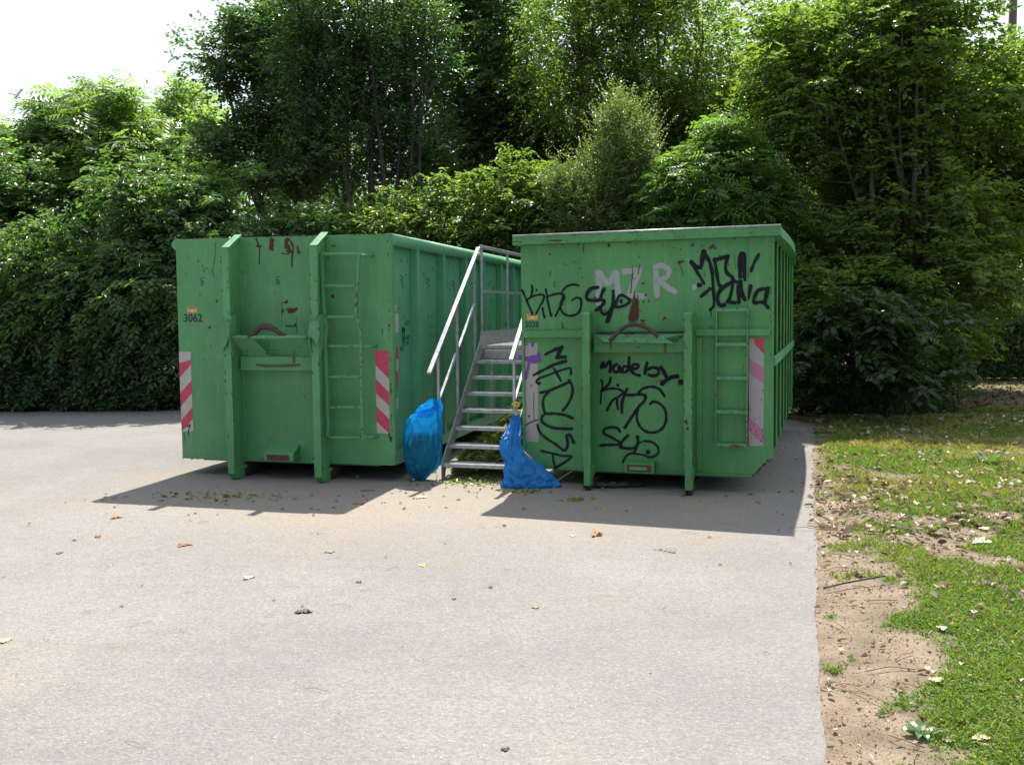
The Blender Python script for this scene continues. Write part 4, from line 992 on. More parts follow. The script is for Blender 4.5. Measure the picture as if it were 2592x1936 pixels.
# big shrub mass on the left (three bushes)
tree('shrub', 'broad dark green shrub with hanging leaves beside the left skip, tallest on the left', 'shrub', ML_MID,
     [vl(360, 560, 18.4, 240, 200, 1.5), vl(300, 700, 18.0, 280, 190, 1.3), vl(480, 500, 18.8, 120, 140, 1.2), vl(250, 480, 18.6, 130, 100, 1.2)], 2300,
     [vp(260, 480, 18.5), vp(380, 440, 18.5), vp(470, 470, 18.6), vp(180, 600, 18.3)], vbase(340, 18.6), .07, 11, G_SH, 40, K=4, M=7, twig=.34, L=.125, W=.062, droop=.7, hexa=True)
tree('shrub', 'rounded shrub at the left edge of the photo with paler leaf tips', 'shrub', ML_MID,
     [vl(60, 700, 18.4, 180, 185, 1.4), vl(130, 590, 18.3, 90, 110, 1.0), vl(-60, 790, 18.0, 140, 120, 1.2)], 1300,
     [vp(80, 600, 18.4), vp(20, 660, 18.4)], vbase(70, 18.5), .06, 12, G_SH, 30, K=4, M=7, twig=.34, L=.12, W=.062, droop=.6, hexa=True)
tree('shrub', 'low leafy growth at the foot of the left shrub, along the asphalt edge', 'shrub', ML_DARK,
     [vl(60, 845, 17.5, 150, 50, .5), vl(220, 850, 17.45, 120, 40, .4), vl(330, 850, 17.4, 90, 42, .4)], 700,
     [vp(100, 830, 17.5)], vbase(180, 17.5), .02, 13, G_SH, 20, K=4, M=5, twig=.18, L=.09, W=.05, droop=.3, hexa=True)
# hedge behind the skips: separate bushes
tree('shrub', 'bright green bush behind the left skip, its crest lowest of the row', 'shrub', ML_MID,
     [vl(690, 540, 18.9, 130, 95, 1.2), vl(600, 560, 19.0, 90, 80, 1.1), vl(700, 640, 18.6, 150, 150, 1.0)], 950,
     [vp(680, 480, 18.9), vp(620, 500, 18.9)], vbase(680, 19.2), .05, 14, G_SH, 25, K=4, M=7, twig=.33, L=.12, W=.06, droop=.65, hexa=True)
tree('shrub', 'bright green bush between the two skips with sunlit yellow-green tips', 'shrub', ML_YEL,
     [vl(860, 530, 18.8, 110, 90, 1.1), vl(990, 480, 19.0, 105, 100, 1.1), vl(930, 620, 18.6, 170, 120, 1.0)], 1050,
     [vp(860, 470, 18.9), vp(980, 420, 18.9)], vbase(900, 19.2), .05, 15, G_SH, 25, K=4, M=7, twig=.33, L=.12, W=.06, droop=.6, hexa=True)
tree('shrub', 'tall bright bush above the steel stairs, left of the cone-shaped shrub', 'shrub', ML_YEL,
     [vl(1120, 450, 19.0, 105, 105, 1.1), vl(1090, 560, 18.7, 130, 120, 1.0), vl(1180, 520, 18.7, 80, 110, 1.0)], 900,
     [vp(1120, 380, 19), vp(1060, 450, 19)], vbase(1110, 19.3), .05, 16, G_SH, 25, K=4, M=7, twig=.33, L=.12, W=.06, droop=.6, hexa=True)
tree('shrub', 'cone-shaped grey-green shrub with fine upright shoots behind the right skip', 'shrub', ML_GREY,
     [vl(1320, 420, 17.9, 100, 150, 1.0), vl(1330, 310, 17.9, 65, 80, .7), vl(1270, 470, 17.7, 80, 100, .8), vl(1390, 470, 17.9, 70, 110, .8), vl(1230, 400, 17.8, 40, 70, .5)], 1250,
     [vp(1320, 270, 17.9), vp(1260, 330, 17.9), vp(1390, 330, 17.9), vp(1220, 380, 17.8)], vbase(1320, 18), .04, 17, G_SH, 60, K=5, M=12, twig=.46, L=.068, W=.030, droop=-.05, up=.9, shell=.3, outward=.7)
tree('shrub', 'light green shrub with long pointed leaflets behind the right skip', 'shrub', ML_ELDER,
     [vl(1540, 420, 16.9, 110, 130, .9), vl(1460, 450, 17.0, 80, 110, .8), vl(1570, 340, 17.0, 70, 60, .7), vl(1640, 440, 16.9, 80, 110, .8)], 520,
     [vp(1540, 320, 17), vp(1470, 380, 17), vp(1620, 370, 17)], vbase(1540, 17.2), .04, 18, G_SH, 30, K=3, M=4, twig=.35, L=.24, W=.036, droop=.3, pinnate=7, hexa=True, outward=.6)
# trees
tree('tree', 'feathery light green tree at the far left with layered fronds', 'tree', ML_LIGHT,
     [vl(215, 285, 27, 95, 78, 1.6), vl(110, 345, 27, 110, 65, 1.7), vl(320, 365, 27, 95, 65, 1.7), vl(200, 390, 26.5, 200, 80, 1.8), vl(10, 340, 27.5, 60, 50, 1.5)], 900,
     [vp(215, 230, 27), vp(290, 260, 27), vp(130, 290, 27), vp(240, 250, 27), vp(350, 320, 27)], vbase(230, 27), .16, 21, G_TR, 50, K=4, M=5, twig=.6, L=.48, W=.075, droop=.15, flat=.5, pinnate=7, shell=.35)
tree('tree', 'dark foliage tree at the left edge under the feathery crown', 'tree', ML_MID,
     [vl(40, 480, 24, 150, 120, 1.8), vl(60, 620, 24, 140, 100, 1.8), vl(-40, 400, 24.5, 110, 100, 1.6)], 1300,
     [vp(40, 420, 24), vp(100, 450, 24)], vbase(20, 24), .14, 22, G_TR, 40, K=4, M=7, twig=.5, L=.15, W=.085, droop=.3, flat=.4)
tree('tree', 'small distant pale green tree showing above the left shrub', 'tree', ML_LIGHT,
     [vl(350, 270, 42, 60, 55, 2.2), vl(410, 250, 42, 45, 60, 2), vl(440, 330, 40, 90, 70, 2)], 620,
     [vp(350, 230, 42), vp(410, 210, 42)], vbase(390, 42), .18, 23, G_TR, 30, K=4, M=7, twig=.8, L=.22, W=.12, droop=.2)
tree('tree', 'tree behind the left shrub with a limb reaching left against the white sky', 'tree', ML_DARK,
     [vl(500, 130, 25, 85, 55, 1.5), vl(590, 90, 25, 75, 75, 1.6), vl(470, 175, 25, 55, 32, 1.2), vl(590, 230, 25, 110, 90, 1.8), vl(520, 330, 25, 110, 70, 1.8), vl(620, 340, 25, 90, 80, 1.8), vl(560, 60, 25, 60, 40, 1.2)], 1700,
     [vp(480, 150, 25), vp(570, 60, 25), vp(610, 100, 25), vp(640, 240, 25), vp(500, 230, 25)], vbase(600, 25), .16, 24, G_TR, 90, hole=-.55, fine=-.40, tr=.02, K=4, M=7, twig=.45, L=.135, W=.085, droop=.15, shell=.3, flat=.35)
tree('tree', 'tall dark tree with a fan of upright stems above the left skip', 'tree', ML_DARK,
     [vl(780, 20, 23, 190, 130, 2), vl(720, 170, 23, 130, 120, 1.8), vl(890, 150, 23, 120, 130, 1.8), vl(790, 300, 23, 150, 110, 1.7), vl(690, -60, 23, 100, 90, 1.6), vl(650, 380, 23.5, 100, 70, 1.4), vl(900, 330, 23, 90, 80, 1.5), vl(650, 110, 23, 70, 100, 1.4)], 2500,
     [vp(650, 40, 22.2), vp(700, -40, 22.2), vp(750, -80, 22.2), vp(790, -60, 22.2), vp(840, -90, 22.2), vp(880, -20, 22.2), vp(950, 60, 22.2), vp(920, 10, 22.2), vp(730, 80, 22.2), vp(820, 20, 22.2)], vbase(845, 22), .10, 25, G_TR, 130, K=4, M=8, twig=.5, L=.115, W=.065, droop=.1, up=.8, shell=.3, hole=-.55, fine=-.40, tr=.016)
tree('tree', 'dark tree above the steel stairs with sky gaps high in its crown', 'tree', ML_DARK,
     [vl(1060, 60, 27, 130, 110, 2.2), vl(1020, 210, 27, 120, 100, 2), vl(1120, 250, 27, 120, 90, 2), vl(1050, 350, 27, 150, 70, 2), vl(980, -40, 27, 100, 70, 2)], 1800,
     [vp(1060, 0, 27), vp(1000, 80, 27), vp(1140, 120, 27), vp(1080, 130, 27)], vbase(1075, 27), .2, 26, G_TR, 70, hole=-.55, fine=-.40, tr=.02, K=4, M=7, twig=.55, L=.15, W=.09, droop=.2, shell=.25, flat=.4)
tree('tree', 'spreading tree above the right skip with bright sky gaps and yellowish top', 'tree', ML_YEL,
     [vl(1290, 60, 24, 150, 90, 2), vl(1450, 70, 24, 150, 100, 2), vl(1240, 190, 24, 130, 90, 1.8), vl(1400, 200, 24, 140, 85, 1.8), vl(1540, 190, 24, 110, 90, 1.7), vl(1350, -50, 24, 200, 80, 2)], 1900,
     [vp(1250, 60, 24), vp(1330, 20, 24), vp(1420, 30, 24), vp(1520, 80, 24), vp(1580, 160, 24)], vbase(1420, 24), .17, 27, G_TR, 90, hole=-.55, fine=-.40, tr=.02, K=4, M=7, twig=.5, L=.13, W=.065, droop=.55, shell=.25)
tree('tree', 'dark tree low behind the cone-shaped shrub', 'tree', ML_DARK,
     [vl(1480, 290, 26, 160, 90, 2), vl(1240, 320, 27, 120, 70, 2), vl(1600, 330, 25, 110, 110, 1.8), vl(1350, 390, 28, 260, 90, 2)], 1500,
     [vp(1480, 230, 26), vp(1560, 200, 26)], vbase(1480, 26), .16, 28, G_TR, 50, K=4, M=7, twig=.55, L=.15, W=.09, droop=.3, shell=.25)
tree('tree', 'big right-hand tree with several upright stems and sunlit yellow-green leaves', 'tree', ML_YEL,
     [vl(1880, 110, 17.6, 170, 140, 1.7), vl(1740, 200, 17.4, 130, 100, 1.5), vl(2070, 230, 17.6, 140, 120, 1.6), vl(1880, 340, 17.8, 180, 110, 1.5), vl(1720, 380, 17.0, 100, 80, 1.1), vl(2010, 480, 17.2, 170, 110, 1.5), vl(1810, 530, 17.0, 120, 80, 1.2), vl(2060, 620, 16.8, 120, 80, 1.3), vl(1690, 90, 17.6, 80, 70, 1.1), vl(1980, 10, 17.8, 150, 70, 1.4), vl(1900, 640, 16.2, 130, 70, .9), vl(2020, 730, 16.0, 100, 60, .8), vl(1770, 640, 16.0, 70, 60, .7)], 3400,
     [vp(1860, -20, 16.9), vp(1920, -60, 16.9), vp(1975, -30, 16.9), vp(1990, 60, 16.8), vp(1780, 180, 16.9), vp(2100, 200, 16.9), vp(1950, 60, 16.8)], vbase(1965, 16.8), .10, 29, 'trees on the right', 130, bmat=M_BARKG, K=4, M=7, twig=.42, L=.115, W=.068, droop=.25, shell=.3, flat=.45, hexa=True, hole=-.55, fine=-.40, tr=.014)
tree('tree', 'tree at the right edge with bright sunlit upper leaves', 'tree', ML_YEL,
     [vl(2190, 330, 19, 110, 150, 1.6), vl(2160, 180, 20, 80, 80, 1.4), vl(2230, 480, 19, 110, 90, 1.5), vl(2260, 200, 19.5, 90, 120, 1.4)], 1200,
     [vp(2190, 250, 19.3), vp(2240, 300, 19.3)], vbase(2230, 19.6), .10, 30, 'trees on the right', 50, K=4, M=7, twig=.42, L=.115, W=.07, droop=.2, shell=.2, hexa=True)
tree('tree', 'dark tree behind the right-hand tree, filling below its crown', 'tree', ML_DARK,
     [vl(1780, 560, 20.5, 150, 140, 1.4), vl(1960, 620, 21, 180, 150, 1.5), vl(1780, 420, 21, 140, 110, 1.4), vl(1950, 400, 21.5, 200, 120, 1.5), vl(2100, 520, 21.5, 130, 80, 1.4), vl(1960, 210, 20.6, 200, 130, 1.3), vl(1880, 60, 20.8, 160, 90, 1.2)], 2900,  # upper lobes added to shade the right-hand tree in front
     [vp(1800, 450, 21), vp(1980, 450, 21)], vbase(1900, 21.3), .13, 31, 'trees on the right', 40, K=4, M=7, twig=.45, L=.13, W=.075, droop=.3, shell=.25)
for i_, (vx_, top_, w_, lab_) in enumerate(((760, -30, 190, 'tall dark tree far behind the fan-stemmed tree'), (1130, -20, 190, 'tall dark tree far behind, above the steel stairs'), (1500, -10, 190, 'tall dark tree far behind, above the middle of the right skip'), (1720, 0, 150, 'tall dark tree far behind, between the right skip and the big right-hand tree'))):
    tree('tree', lab_, 'tree', ML_DARK, [vl(vx_, top_+90, 33, w_, 120, 2.4), vl(vx_-80, top_+240, 33, w_*.7, 110, 2.2), vl(vx_+90, top_+250, 33, w_*.7, 110, 2.2), vl(vx_, top_+380, 33, w_, 90, 2.2)], 650,
     [vp(vx_-60, top_+60, 33), vp(vx_+60, top_+60, 33), vp(vx_, top_, 33)], vbase(vx_, 33), .22, 60+i_, 'far trees behind the others', 40, K=4, M=6, twig=.7, L=.20, W=.12, droop=.25, shell=.25, hole=-.55, fine=-.40, tr=.02)
# chestnut-like low shrub at right
tree('shrub', 'low dark shrub with large horizontal leaves beside the right skip', 'shrub', leaf_mat('glossy_dark_leaves', (.022, .048, .014), (.040, .078, .022), 0, .35, None, .6, .35),
     [vl(1850, 700, 14.6, 110, 70, .7), vl(1990, 710, 14.8, 110, 75, .8), vl(1900, 790, 14.6, 150, 70, .8), vl(1780, 770, 15.0, 70, 90, .6), vl(2040, 660, 14.8, 70, 40, .6)], 320,
     [vp(1860, 680, 14.7), vp(1990, 680, 14.8), vp(1790, 740, 15)], vbase(1920, 15.2), .03, 32, G_SH, 40, K=3, M=4, twig=.28, L=.13, W=.05, droop=.15, flat=.7, pinnate=5, hexa=True, outward=.9, hole=-.3, fine=-.25)
tree('shrub', 'shaded undergrowth behind the far corner of the right skip', 'shrub', ML_DARK,
     [vl(1760, 830, 16.4, 90, 50, .5), vl(1880, 840, 16.2, 120, 40, .6), vl(1990, 830, 16.6, 100, 50, .6), vl(1750, 700, 16.6, 60, 120, .6)], 520,
     [vp(1800, 800, 16.4)], vbase(1850, 16.4), .02, 33, G_SH, 20, K=4, M=5, twig=.2, L=.10, W=.055, droop=.2, hexa=True)
# far clipped hedges on the right
def hedge(label, x0, x1, y, h, dep, seed, n, mat):
    r = empty('hedge', loc=((x0+x1)/2, y, 0)); tag(r, label, 'hedge', 'clipped hedges beyond the lawn')
    R = np.random.default_rng(seed); P = np.stack([R.uniform(x0, x1, n), y + R.uniform(0, dep, n)*(R.random(n) < .6), R.uniform(0, h, n)], -1)
    topm = R.random(n) < .4; P[topm, 2] = h + R.normal(0, .04, topm.sum()); P[topm, 1] = y + R.uniform(0, dep, topm.sum())
    D = unit(R.normal(size=(n, 3)) + np.array([0, -.6, .6])); Nn = R.normal(size=(n, 3)) + np.array([0, -.3, 1.])
    V, F, k = leaf_geo(P, D, Nn, R.uniform(.08, .14, n), R.uniform(.05, .08, n), .2, False)
    o = np_mesh('foliage', V, F, [mat]); a = o.data.attributes.new('rnd', 'FLOAT', 'POINT'); a.data.foreach_set('value', np.repeat(R.random(n)*.85, k).astype(np.float32))
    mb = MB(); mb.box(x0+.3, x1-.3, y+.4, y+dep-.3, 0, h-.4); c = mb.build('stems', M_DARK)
    for q in (o, c): q.parent = r; q.matrix_parent_inverse = Matrix.Translation(-r.location)
hedge('clipped hedge with a sunlit top under the white railing at the right edge', 12.5, 24, 34, 2.35, 1.5, 41, 34000, ML_LIGHT)
hedge('dark nearer clipped hedge at the right edge of the photo', 10.6, 20, 23.5, 1.72, 1.2, 42, 34000, ML_MID)
# railing
r = empty('railing', loc=(21, 39, 0)); tag(r, 'white slatted railing just above the far hedge at the right edge', 'railing')
def loc_child(mb, name, mat, r, **k):
    o = mb.build(name, mat, None, **k); o.parent = r; o.matrix_parent_inverse = r.matrix_basis.inverted() if r.type != 'EMPTY' or True else None; return o
M_WHITEMETAL = flat('white_painted_metal', (.7, .72, .74), .5)
def add(mb, name, mat, r, bevel=0.0):
    o = mb.build(name, mat, None, bevel); o.parent = r; o.matrix_parent_inverse = Matrix.Translation(-Vector(r.location)); return o
for i in range(6):
    mb = MB(); mb.box(20.2, 25, 39, 39.04, 1.9 + i*.13, 1.96 + i*.13 + (.03 if i == 5 else 0)); add(mb, 'slat', M_WHITEMETAL, r)
for x in (20.3, 22.6, 24.9):
    mb = MB(); mb.box(x, x+.06, 39.041, 39.1, 0, 2.65); add(mb, 'post', M_WHITEMETAL, r)
# tall pole top right
pb = at(2563, 60, 27)
r = empty('utility_pole', loc=(pb.x, 27, 0)); tag(r, 'tall brown pole against the sky in the top right corner', 'pole')
mb = MB(); mb.tube([(pb.x, 27, -.1), (pb.x, 27, 14.5)], [.14, .088], 16); add(mb, 'shaft', bark('weathered_pole', (.10, .07, .055), (.17, .13, .10)), r)
mb = MB(); mb.tube([(pb.x, 27, 14.5), (pb.x-.3, 27, 15.1), (pb.x-1.2, 27, 15.3)], .05, 10); add(mb, 'arm', M_GALV, r)
# far wood
def far_wood():
    R = np.random.default_rng(77); n = 90000
    x = R.uniform(-42, 42, n); top = np.interp(x, [-42, -16, -10, 30, 42], [4.5, 5.5, 8.2, 8.2, 5]) + 1.2*snoise(x, x*0, .35, 2); y = 38 + R.uniform(0, 6, n); z = R.random(n)**.8*top
    P = np.stack([x, y, z], -1); D = unit(R.normal(size=(n, 3))); Nn = R.normal(size=(n, 3)) + np.array([0, 0, .8])
    V, F, k = leaf_geo(P, D, Nn, R.uniform(.2, .4, n), R.uniform(.14, .25, n), .2, False)
    o = np_mesh('woodland', V, F, [ML_MID]); a = o.data.attributes.new('rnd', 'FLOAT', 'POINT'); a.data.foreach_set('value', np.repeat(R.random(n)*.8, k).astype(np.float32))
    tag(o, 'far-off wood seen dimly between the tree trunks', 'woodland', kind='stuff')
far_wood()

# ================================================================== STAIRS
SM = Matrix.Translation((-.737, 9.9, 0)) @ Matrix.Rotation(-.262, 4, 'Z')      # local x across, y up the flight
ST = empty('access_stairs', SM); tag(ST, 'galvanised steel stairs with serrated treads between the two green skips', 'stairs')
ST_W, RISE, GO, NT = .72, .169, .207, 7
Z0 = .17
for sx in (0, 1):
    mb = MB(); x0 = 0 if sx == 0 else ST_W - .008
    tz = lambda q: Z0 + .045 + q*.816
    prof_ = [(-.03, 0.0), (.06, 0.0), (.10, tz(.10)-.20), (1.60, tz(1.60)-.20), (1.60, 1.36), (1.55, 1.50), (1.50, 1.50), (-.03, tz(-.03))]
    if sx: prof_ = [(-.03, 0.0), (.06, 0.0), (.10, tz(.10)-.20), (1.60, tz(1.60)-.20), (1.60, 1.40), (1.43, 1.37), (-.03, tz(-.03))]
    mb.prism(prof_, 'x', x0, x0 + .008)
    for a in (0, 1):      # flanges
        pass
    mb.build('stringer', M_GALV, ST)
for i in range(NT):
    y = GO*i; z = Z0 + RISE*i
    mb = MB(); xa, xb = .012, ST_W - .012
    mb.box(xa, xb, y, y+.006, z-.035, z); mb.box(xa, xb, y+.234, y+.24, z-.035, z-.003)
    mb.box(xa, xa+.005, y+.0065, y+.2335, z-.035, z-.002); mb.box(xb-.005, xb, y+.0065, y+.2335, z-.035, z-.002)
    k = 26
    for j in range(1, k):
        x = xa + (xb-xa)*j/k; mb.box(x-.0035, x+.0035, y+.0065, y+.2335, z-.024, z-.003)
    for j in range(8):
        yy = y + .028 + j*.027; mb.box(xa+.0055, xb-.0055, yy, yy+.010, z-.018, z-.0035)
    for j in range(k*2):  # teeth
        x = xa + (xb-xa)*(j+.5)/(k*2); mb.poly([(x-.004, y+.003, z+.0005), (x+.004, y+.003, z+.0005), (x, y+.003, z+.009)]); mb.poly([(x-.004, y+.12, z-.002), (x+.004, y+.12, z-.002), (x, y+.12, z+.007)])
    mb.build('tread', M_GALV, ST)
mb = MB(); yp = GO*NT; zp = Z0 + RISE*NT
mb.box(.0, ST_W, yp, yp+.008, zp-.04, zp); mb.box(.03, ST_W-.03, yp+.06, yp+.10, zp-.16, zp-.06)
for j in range(30):
    x = .01 + (ST_W-.03)*j/29; mb.box(x, x+.006, yp+.0085, 3.68, zp-.03, zp-.003)
for j in range(26): yy = yp+.05+j*.085; mb.box(.01, ST_W-.014, yy, yy+.008, zp-.02, zp-.004)
mb.build('platform', M_GALV, ST)
mb = MB(); mb.box(-.008, -.001, 1.44, 3.70, zp-.16, zp+.165); mb.build('toe_board', M_GALV, ST)
mb = MB(); mb.box(ST_W+.001, ST_W+.009, 1.5, 3.70, zp-.16, zp+.15); mb.build('toe_board', M_GALV, ST)
mb = MB(); mb.box(0, ST_W, 3.70, 3.708, zp-.16, zp+.165); mb.build('toe_board', M_GALV, ST)
for (x, y) in ((.02, 1.75), (ST_W-.06, 1.75), (.02, 3.6), (ST_W-.06, 3.6)):
    mb = MB(); mb.box(x, x+.04, y, y+.04, 0, zp-.17); mb.build('leg', M_GALV, ST)
# handrails
for x in (-.05, ST_W+.05):
    zt_ = lambda s: 1.126 + (s+.23)*.782
    s0 = -.23 if x < 0 else -.06
    mb = MB(); mb.bar((x, s0, zt_(s0)), (x, 1.53, zt_(1.53)), .046, .03); mb.build('handrail', M_GALV, ST, .004)
    zl = lambda s: .845 + (s-.09)*.783
    for a, b in ((.09, .66), (.74, 1.36)):
        mb = MB(); mb.bar((x, a, zl(a)), (x, b, zl(b)), .028, .024); mb.build('mid_rail', M_GALV, ST, .003)
    for s, zb_, zt2 in ((.06, .30, zt_(.06)-.02), (.70, .62, zt_(.70)-.02), (1.36, 1.2, zt_(1.36)-.02), (1.66, 1.2, 2.50), (2.84, 1.2, 2.50), (3.66, 1.2, 2.50)):
        if x > 0 and s > .5: continue
        mb = MB(); w = .014; mb.box(x-w, x+w, s-w, s+w, zb_, zt2); mb.build('post', M_GALV, ST, .003)
    if x < 0:
        mb = MB(); mb.box(x-.022, x+.022, 1.62, 3.70, 2.501, 2.54); mb.build('guard_rail', M_GALV, ST, .004)
        mb = MB(); mb.box(x-.012, x+.012, 1.681, 3.64, 1.98, 2.01); mb.build('guard_rail', M_GALV, ST, .003)

# ================================================================== BAGS
def bag_mat(name, c, tr, alpha):
    m = bpy.data.materials.new(name); m.use_nodes = True; t = m.node_tree; b = t.nodes['Principled BSDF']; o = t.nodes['Material Output']; v = objc(t)
    col = mixc(t, ramp(t, noise(t, v, 6, 5, .6), [(.35, 0.), (.65, 1.)]), tuple(x*.75 for x in c), c)
    t.links.new(col, b.inputs['Base Color']); b.inputs['Roughness'].default_value = .2; b.inputs['Specular IOR Level'].default_value = .9
    wv = noise(t, mapping(t, v, (9, 9, 3.2)), 2.2, 6, .62, 1.6); w2 = noise(t, mapping(t, v, (30, 30, 12)), 1.6, 5, .6, 2.0)
    n = t.nodes.new('ShaderNodeBump'); n.inputs['Strength'].default_value = .9; n.inputs['Distance'].default_value = .03
    t.links.new(math_(t, 'ADD', wv, math_(t, 'MULTIPLY', w2, .3)), n.inputs['Height']); t.links.new(n.outputs['Normal'], b.inputs['Normal'])
    trn = t.nodes.new('ShaderNodeBsdfTranslucent'); t.links.new(col, trn.inputs['Color']); t.links.new(n.outputs['Normal'], trn.inputs['Normal'])
    tp = t.nodes.new('ShaderNodeBsdfTransparent'); tp.inputs['Color'].default_value = (.25, .72, 1.0, 1)
    m1 = t.nodes.new('ShaderNodeMixShader'); m1.inputs[0].default_value = tr; t.links.new(b.outputs[0], m1.inputs[1]); t.links.new(trn.outputs[0], m1.inputs[2])
    m2 = t.nodes.new('ShaderNodeMixShader'); m2.inputs[0].default_value = alpha; t.links.new(m1.outputs[0], m2.inputs[1]); t.links.new(tp.outputs[0], m2.inputs[2])
    t.links.new(m2.outputs[0], o.inputs['Surface']); return m
def bag_mesh(name, rows, mat, depth, seed, parent=None, nth=110, sub=6, wr=1.0, inset=0.0, base=(0, 0, 0)):
    """rows: (px_left, px_right, py, D, depth_ratio)  top to bottom"""
    P = catmull(rows, sub); V = []; F = []; nr = len(P)
    for i, (xl, xr, py, D, dr) in enumerate(P):
        a = at(xl, py, D); b = at(xr, py, D); c = (a + b)/2; rx = max(.003, (b.x-a.x)/2 - inset); ry = rx*dr
        fr = i/(nr-1)
        for k in range(nth):
            th = 2*math.pi*k/nth; cx_, sy_ = math.cos(th), math.sin(th)
            z = c.z
            # folds gathered at the top, creases below
            g = max(0, 1 - fr*2.2); fold = (.16*g + .02)*(math.sin(9*th + 2*math.sin(fr*7+seed)) + .6*math.sin(17*th + fr*11))*wr
            q = Vector((cx_*1.6 + fr*.8, sy_*1.6 + seed, fr*5.0))
            r1 = 1 - abs(mnoise.noise(q*1.3))*2; r2 = 1 - abs(mnoise.noise(q*3.1 + Vector((5, 1, 2))))*2; r3 = mnoise.noise(q*7.0)
            d = fold + wr*(.09*(r1-.6) + .075*(r2-.6) + .025*r3)
            d *= (.35 + .65*min(1, abs(sy_)*1.4))
            V.append((c.x + cx_*rx*(1+d) - base[0], c.y + sy_*ry*(1+d*1.4) - base[1], z + .012*r2*wr*(1 if 0 < i < nr-1 else 0) - base[2]))
    for i in range(nr-1):
        for k in range(nth):
            F.append((i*nth+k, (i+1)*nth+k, (i+1)*nth+(k+1) % nth, i*nth+(k+1) % nth))
    F.append(tuple(range(nth))); F.append(tuple((nr-1)*nth + k for k in range(nth))[::-1])
    me = bpy.data.meshes.new(name); me.from_pydata(V, [], F); me.materials.append(mat)
    me.polygons.foreach_set('use_smooth', [True]*len(F)); me.update()
    bm = bmesh.new(); bm.from_mesh(me); bmesh.ops.recalc_face_normals(bm, faces=bm.faces); bm.to_mesh(me); bm.free()
    o = bpy.data.objects.new(name, me); COL.objects.link(o)
    if parent: o.parent = parent
    return o
def c0(x, y): return (1000 + x/5.027, 980 + y/5.027)
M_BAGL = bag_mat('translucent_blue_plastic', (.02, .58, 1.0), .60, .46)
M_BAGR = bag_mat('blue_plastic', (.04, .44, .98), .50, .07)
bL = at(1070, 1200, 10.08); baseL = (bL.x, 10.08, 0)
BL_ = empty('rubbish_bag', loc=baseL); tag(BL_, 'full upright translucent blue plastic bag tied to the stair rail beside the left skip', 'rubbish bag', 'blue plastic bags hanging on the stairs')
rowsL = [(558, 572, 150, 9.79, 1), (535, 590, 200, 9.79, .8), (500, 603, 250, 9.80, .8), (330, 603, 300, 9.82, .62), (240, 600, 345, 9.83, .66), (170, 600, 400, 9.85, .72), (122, 600, 480, 9.87, .78), (105, 598, 590, 9.88, .8), (104, 596, 720, 9.88, .82), (112, 592, 850, 9.88, .82), (128, 575, 960, 9.88, .82), (150, 530, 1060, 9.88, .8), (190, 450, 1120, 9.88, .8), (235, 405, 1160, 9.88, .7), (290, 370, 1180, 9.88, .6)]
R_ = [(*c0(a, y), c0(b, y)[0], D, dr) for a, b, y, D, dr in rowsL]; R_ = [(q[0], q[2], q[1], q[3], q[4]) for q in R_]
bag_mesh('bag_skin', R_, M_BAGL, 0, 3, BL_, base=baseL)
bag_mesh('bag_contents', [q for q in R_[7:]], flat('damp_garden_waste', (.02, .03, .028), .9, .6, 14), 0, 3, BL_, base=baseL, inset=.034, wr=.25)
# gathered top lobe (left tip)
tipr = [(488, 512, 140, 9.79, .4), (420, 520, 175, 9.79, .3), (370, 530, 215, 9.80, .35), (300, 520, 260, 9.81, .45), (250, 500, 330, 9.83, .5), (240, 480, 380, 9.84, .3)]
T_ = [(c0(a, y)[0], c0(b, y)[0], c0(a, y)[1], D, dr) for a, b, y, D, dr in tipr]
bag_mesh('gathered_top', T_, M_BAGL, 0, 9, BL_, base=baseL, wr=.8, nth=60)
bR = at(1344, 1235, 9.5); baseR = (bR.x, 9.48, 0)
BR_ = empty('rubbish_bag', loc=baseR); tag(BR_, 'slack wrinkled blue plastic bag hanging from the stair post against the right skip', 'rubbish bag', 'blue plastic bags hanging on the stairs')
rowsR = [(1495, 1585, 365, 9.72, .6), (1492, 1588, 400, 9.70, .6), (1475, 1592, 450, 9.68, .55), (1420, 1598, 550, 9.64, .5), (1370, 1600, 650, 9.58, .5), (1338, 1604, 750, 9.55, .5), (1342, 1640, 840, 9.52, .5), (1372, 1700, 910, 9.50, .5), (1385, 1780, 970, 9.47, .45), (1385, 1870, 1030, 9.46, .42), (1388, 1950, 1100, 9.45, .40), (1395, 2010, 1160, 9.44, .36), (1370, 2060, 1210, 9.44, .34), (1345, 2108, 1268, 9.44, .30), (1350, 2100, 1280, 9.44, .22)]
Q_ = [(c0(a, y)[0], c0(b, y)[0], c0(a, y)[1], D, dr) for a, b, y, D, dr in rowsR]
bag_mesh('bag_skin', Q_, M_BAGR, 0, 21, BR_, base=baseR, wr=1.8, sub=8)
def addl(mb, name, mat, r): return add(mb, name, mat, r)
def P0(x, y, D): return at(*c0(x, y), D)
mb = MB(); mb.tube(catmull([tuple(P0(1530, 375, 9.72)), tuple(P0(1545, 290, 9.74)), tuple(P0(1560, 235, 9.76)), tuple(P0(1530, 215, 9.74)), tuple(P0(1490, 228, 9.70))], 5), [.010, .011, .012]*6 + [.008]*3, 7)
mb.tube(catmull([tuple(P0(1560, 380, 9.72)), tuple(P0(1555, 300, 9.74)), tuple(P0(1550, 215, 9.76)), tuple(P0(1585, 235, 9.74)), tuple(P0(1580, 200, 9.74))], 5), .008, 7)
mb.tube(catmull([tuple(P0(1490, 210, 9.72)), tuple(P0(1530, 200, 9.74)), tuple(P0(1580, 205, 9.74)), tuple(P0(1570, 240, 9.72)), tuple(P0(1510, 238, 9.70))], 5), .010, 7)
add(mb, 'cloth_tie', M_YELLOWTIE, BR_)
